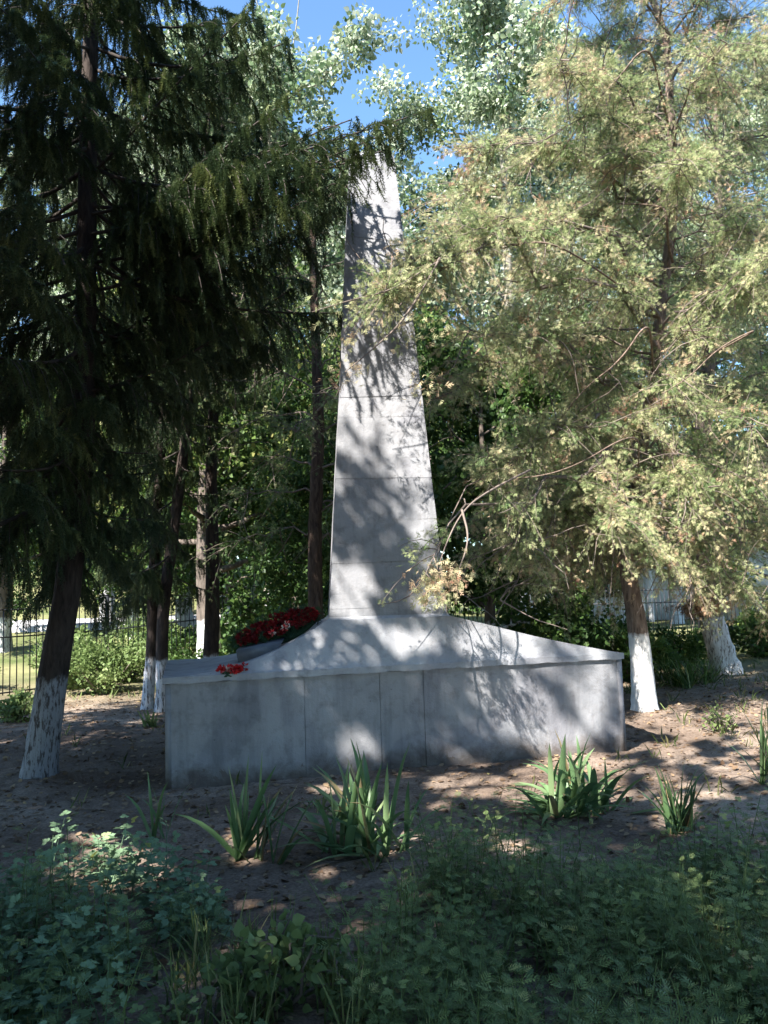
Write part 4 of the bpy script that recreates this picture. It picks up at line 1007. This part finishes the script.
def mid_patch(px, py):
    return .8 if (180 < px < 372 and py > 985+10*math.sin(px/17)) or (px < 240 and py > 1000) or ((px-300)/60)**2+((py-970)/18)**2 < 1 else 0
undergrowth('right_undergrowth', 'dense dark feathery weeds filling the lower right foreground', px_region(right_patch), 1000, .44, T_PIN, MT['weed'], .074, 301, 36, tone0=.5)
undergrowth('right_leafy_weeds', 'broader leaved weeds mixed into the lower right foreground', px_region(right_patch), 230, .36, T_TRI, MT['weed'], .055, 302, 14, tone0=.65)
undergrowth('left_undergrowth', 'blue green lobed leaves filling the lower left foreground', px_region(left_patch), 240, .36, T_TRI, MT['columbine'], .075, 303, 14, tone0=.6)
undergrowth('left_feathery_weeds', 'dark feathery weeds low at the bottom left', px_region(lambda a_, b_: left_patch(a_, b_)*(b_ > 925)), 200, .40, T_PIN, MT['weed'], .074, 304, 30)
undergrowth('middle_undergrowth', 'low dark weeds along the bottom edge left of the middle', px_region(mid_patch), 170, .22, T_TRI, MT['weed'], .055, 305, 11)

g = np.random.default_rng(91); VV = []; FF = []; TT = []; k_ = 0; cnt = 0
while cnt < 150:
    x_, y_ = g.uniform(-2.6, 2.6), g.uniform(2.7, 4.6); px, py, w_ = proj(np.array([[x_, y_, 0.]])); px = px[0]; py = py[0]
    if not ((170 < px < 380 and py > 960) or (690 < px < 790 and py > 900) or (px > 380 and py > 900 and g.random() < .25)): continue
    v, f, t_ = blades(g, 7, .30, .9, .008, curl=1.6, seg=5); VV.append(v+[x_, y_, 0]); FF.append(f+k_); TT.append(t_); k_ += len(v); cnt += 1
tag(mk('tall_grass', np.concatenate(VV), [np.concatenate(FF)], MT['grass'], None, np.concatenate(TT)), 'thin arching grass blades among the weeds at the bottom edge', 'grass', None, 'stuff')
# ------------------------------------------------------------------ litter, grass
g = np.random.default_rng(77)
def surf(x_, y_):      # ground height incl. noise by bilinear lookup
    i_ = np.clip(np.searchsorted(xs, x_)-1, 0, nx-2); j_ = np.clip(np.searchsorted(ys, y_)-1, 0, ny-2)
    fx = (x_-xs[i_])/(xs[i_+1]-xs[i_]); fy = (y_-ys[j_])/(ys[j_+1]-ys[j_])
    return Z[j_, i_]*(1-fx)*(1-fy)+Z[j_, i_+1]*fx*(1-fy)+Z[j_+1, i_]*(1-fx)*fy+Z[j_+1, i_+1]*fx*fy
n = 30000; x_ = g.uniform(-6, 8.5, n); y_ = 2.4+12.6*g.random(n)**1.25
pos = np.stack([x_, y_, surf(x_, y_)+.008], 1); lo = np.array([to_local(p) for p in pos]); ok = ~((np.abs(lo[:, 0]) < hx+.02) & (np.abs(lo[:, 1]) < hy+.02)); pos = pos[ok]; n = len(pos)
v, f, t_ = inst(*T_LEAF, pos, basis(np.concatenate([g.normal(size=(n, 2)), g.normal(size=(n, 1))*.18], 1), g, roll=np.array([0, 0, 1.])+g.normal(size=(n, 3))*.3), .018+.05*g.random(n)**1.8, np.clip(g.random(n)*.9+.1*(g.random(n) > .96), 0, 1))
tag(mk('leaf_litter', v, [f], MT['litter'], None, t_), 'dry brown leaves scattered over the bare soil', 'leaf litter', None, 'stuff')
T = Tubes()
for k in range(500):
    p = np.array([g.uniform(-5, 7), 2.6+10*g.random()**1.3, 0]); l_ = to_local(p)
    if abs(l_[0]) < hx+.15 and abs(l_[1]) < hy+.15: continue
    a_ = g.random()*6.3; L_ = .05+.22*g.random()**2; d = np.array([math.cos(a_), math.sin(a_), 0]); S = np.array([p, p+d*L_*.5+g.normal(size=3)*[.01, .01, 0], p+d*L_]); S[:, 2] = surf(S[:, 0], S[:, 1])+.008; T.add(S, [.003, .0025, .0015], 4)
tag(T.build('fallen_twigs', MT['twig']), 'thin dry twigs lying about on the soil', 'twigs', None, 'stuff')
# sparse grass
n = 5200; px = []
while len(px) < n:
    x1, y1 = g.uniform(-7, 10), g.uniform(2.6, 19)
    a_, b_, w_ = proj(np.array([[x1, y1, 0.]])); a_, b_ = a_[0], b_[0]
    den = .05+.7*(b_ < 700)+.28*(a_ > 600 and b_ < 745)+.15*(a_ < 120 and b_ < 760)+.3*(b_ > 980)
    l_ = to_local((x1, y1, 0))
    if abs(l_[0]) < hx+.04 and abs(l_[1]) < hy+.04: continue
    if math.sin(x1*2.1+1)*math.sin(y1*1.7)+.25*g.normal() < -.1 and g.random() < .7: continue
    if g.random() < den:
        for k in range(6): px.append((x1+g.normal()*.04, y1+g.normal()*.04))
px = np.array(px[:n*1]); n = len(px)
pos = np.stack([px[:, 0], px[:, 1], surf(px[:, 0], px[:, 1])], 1)
v, f, t_ = inst(np.array([[0, -.04, 0], [0, .04, 0], [.6, .03, .08], [1, 0, .3], [.6, -.03, .08]]), np.array([[0, 1, 2, 3, 4]]), pos, basis(np.concatenate([g.normal(size=(n, 2))*.5, np.ones((n, 1))], 1), g), .05+.13*g.random(n)**1.5, np.clip(g.random(n), 0, 1))
tag(mk('grass', v, [f], MT['grass'], None, t_), 'sparse short grass on the soil and under the trees', 'grass', None, 'stuff')
print('TRIS', sum(len(o.data.polygons) for o in bpy.data.objects if o.type == 'MESH'))
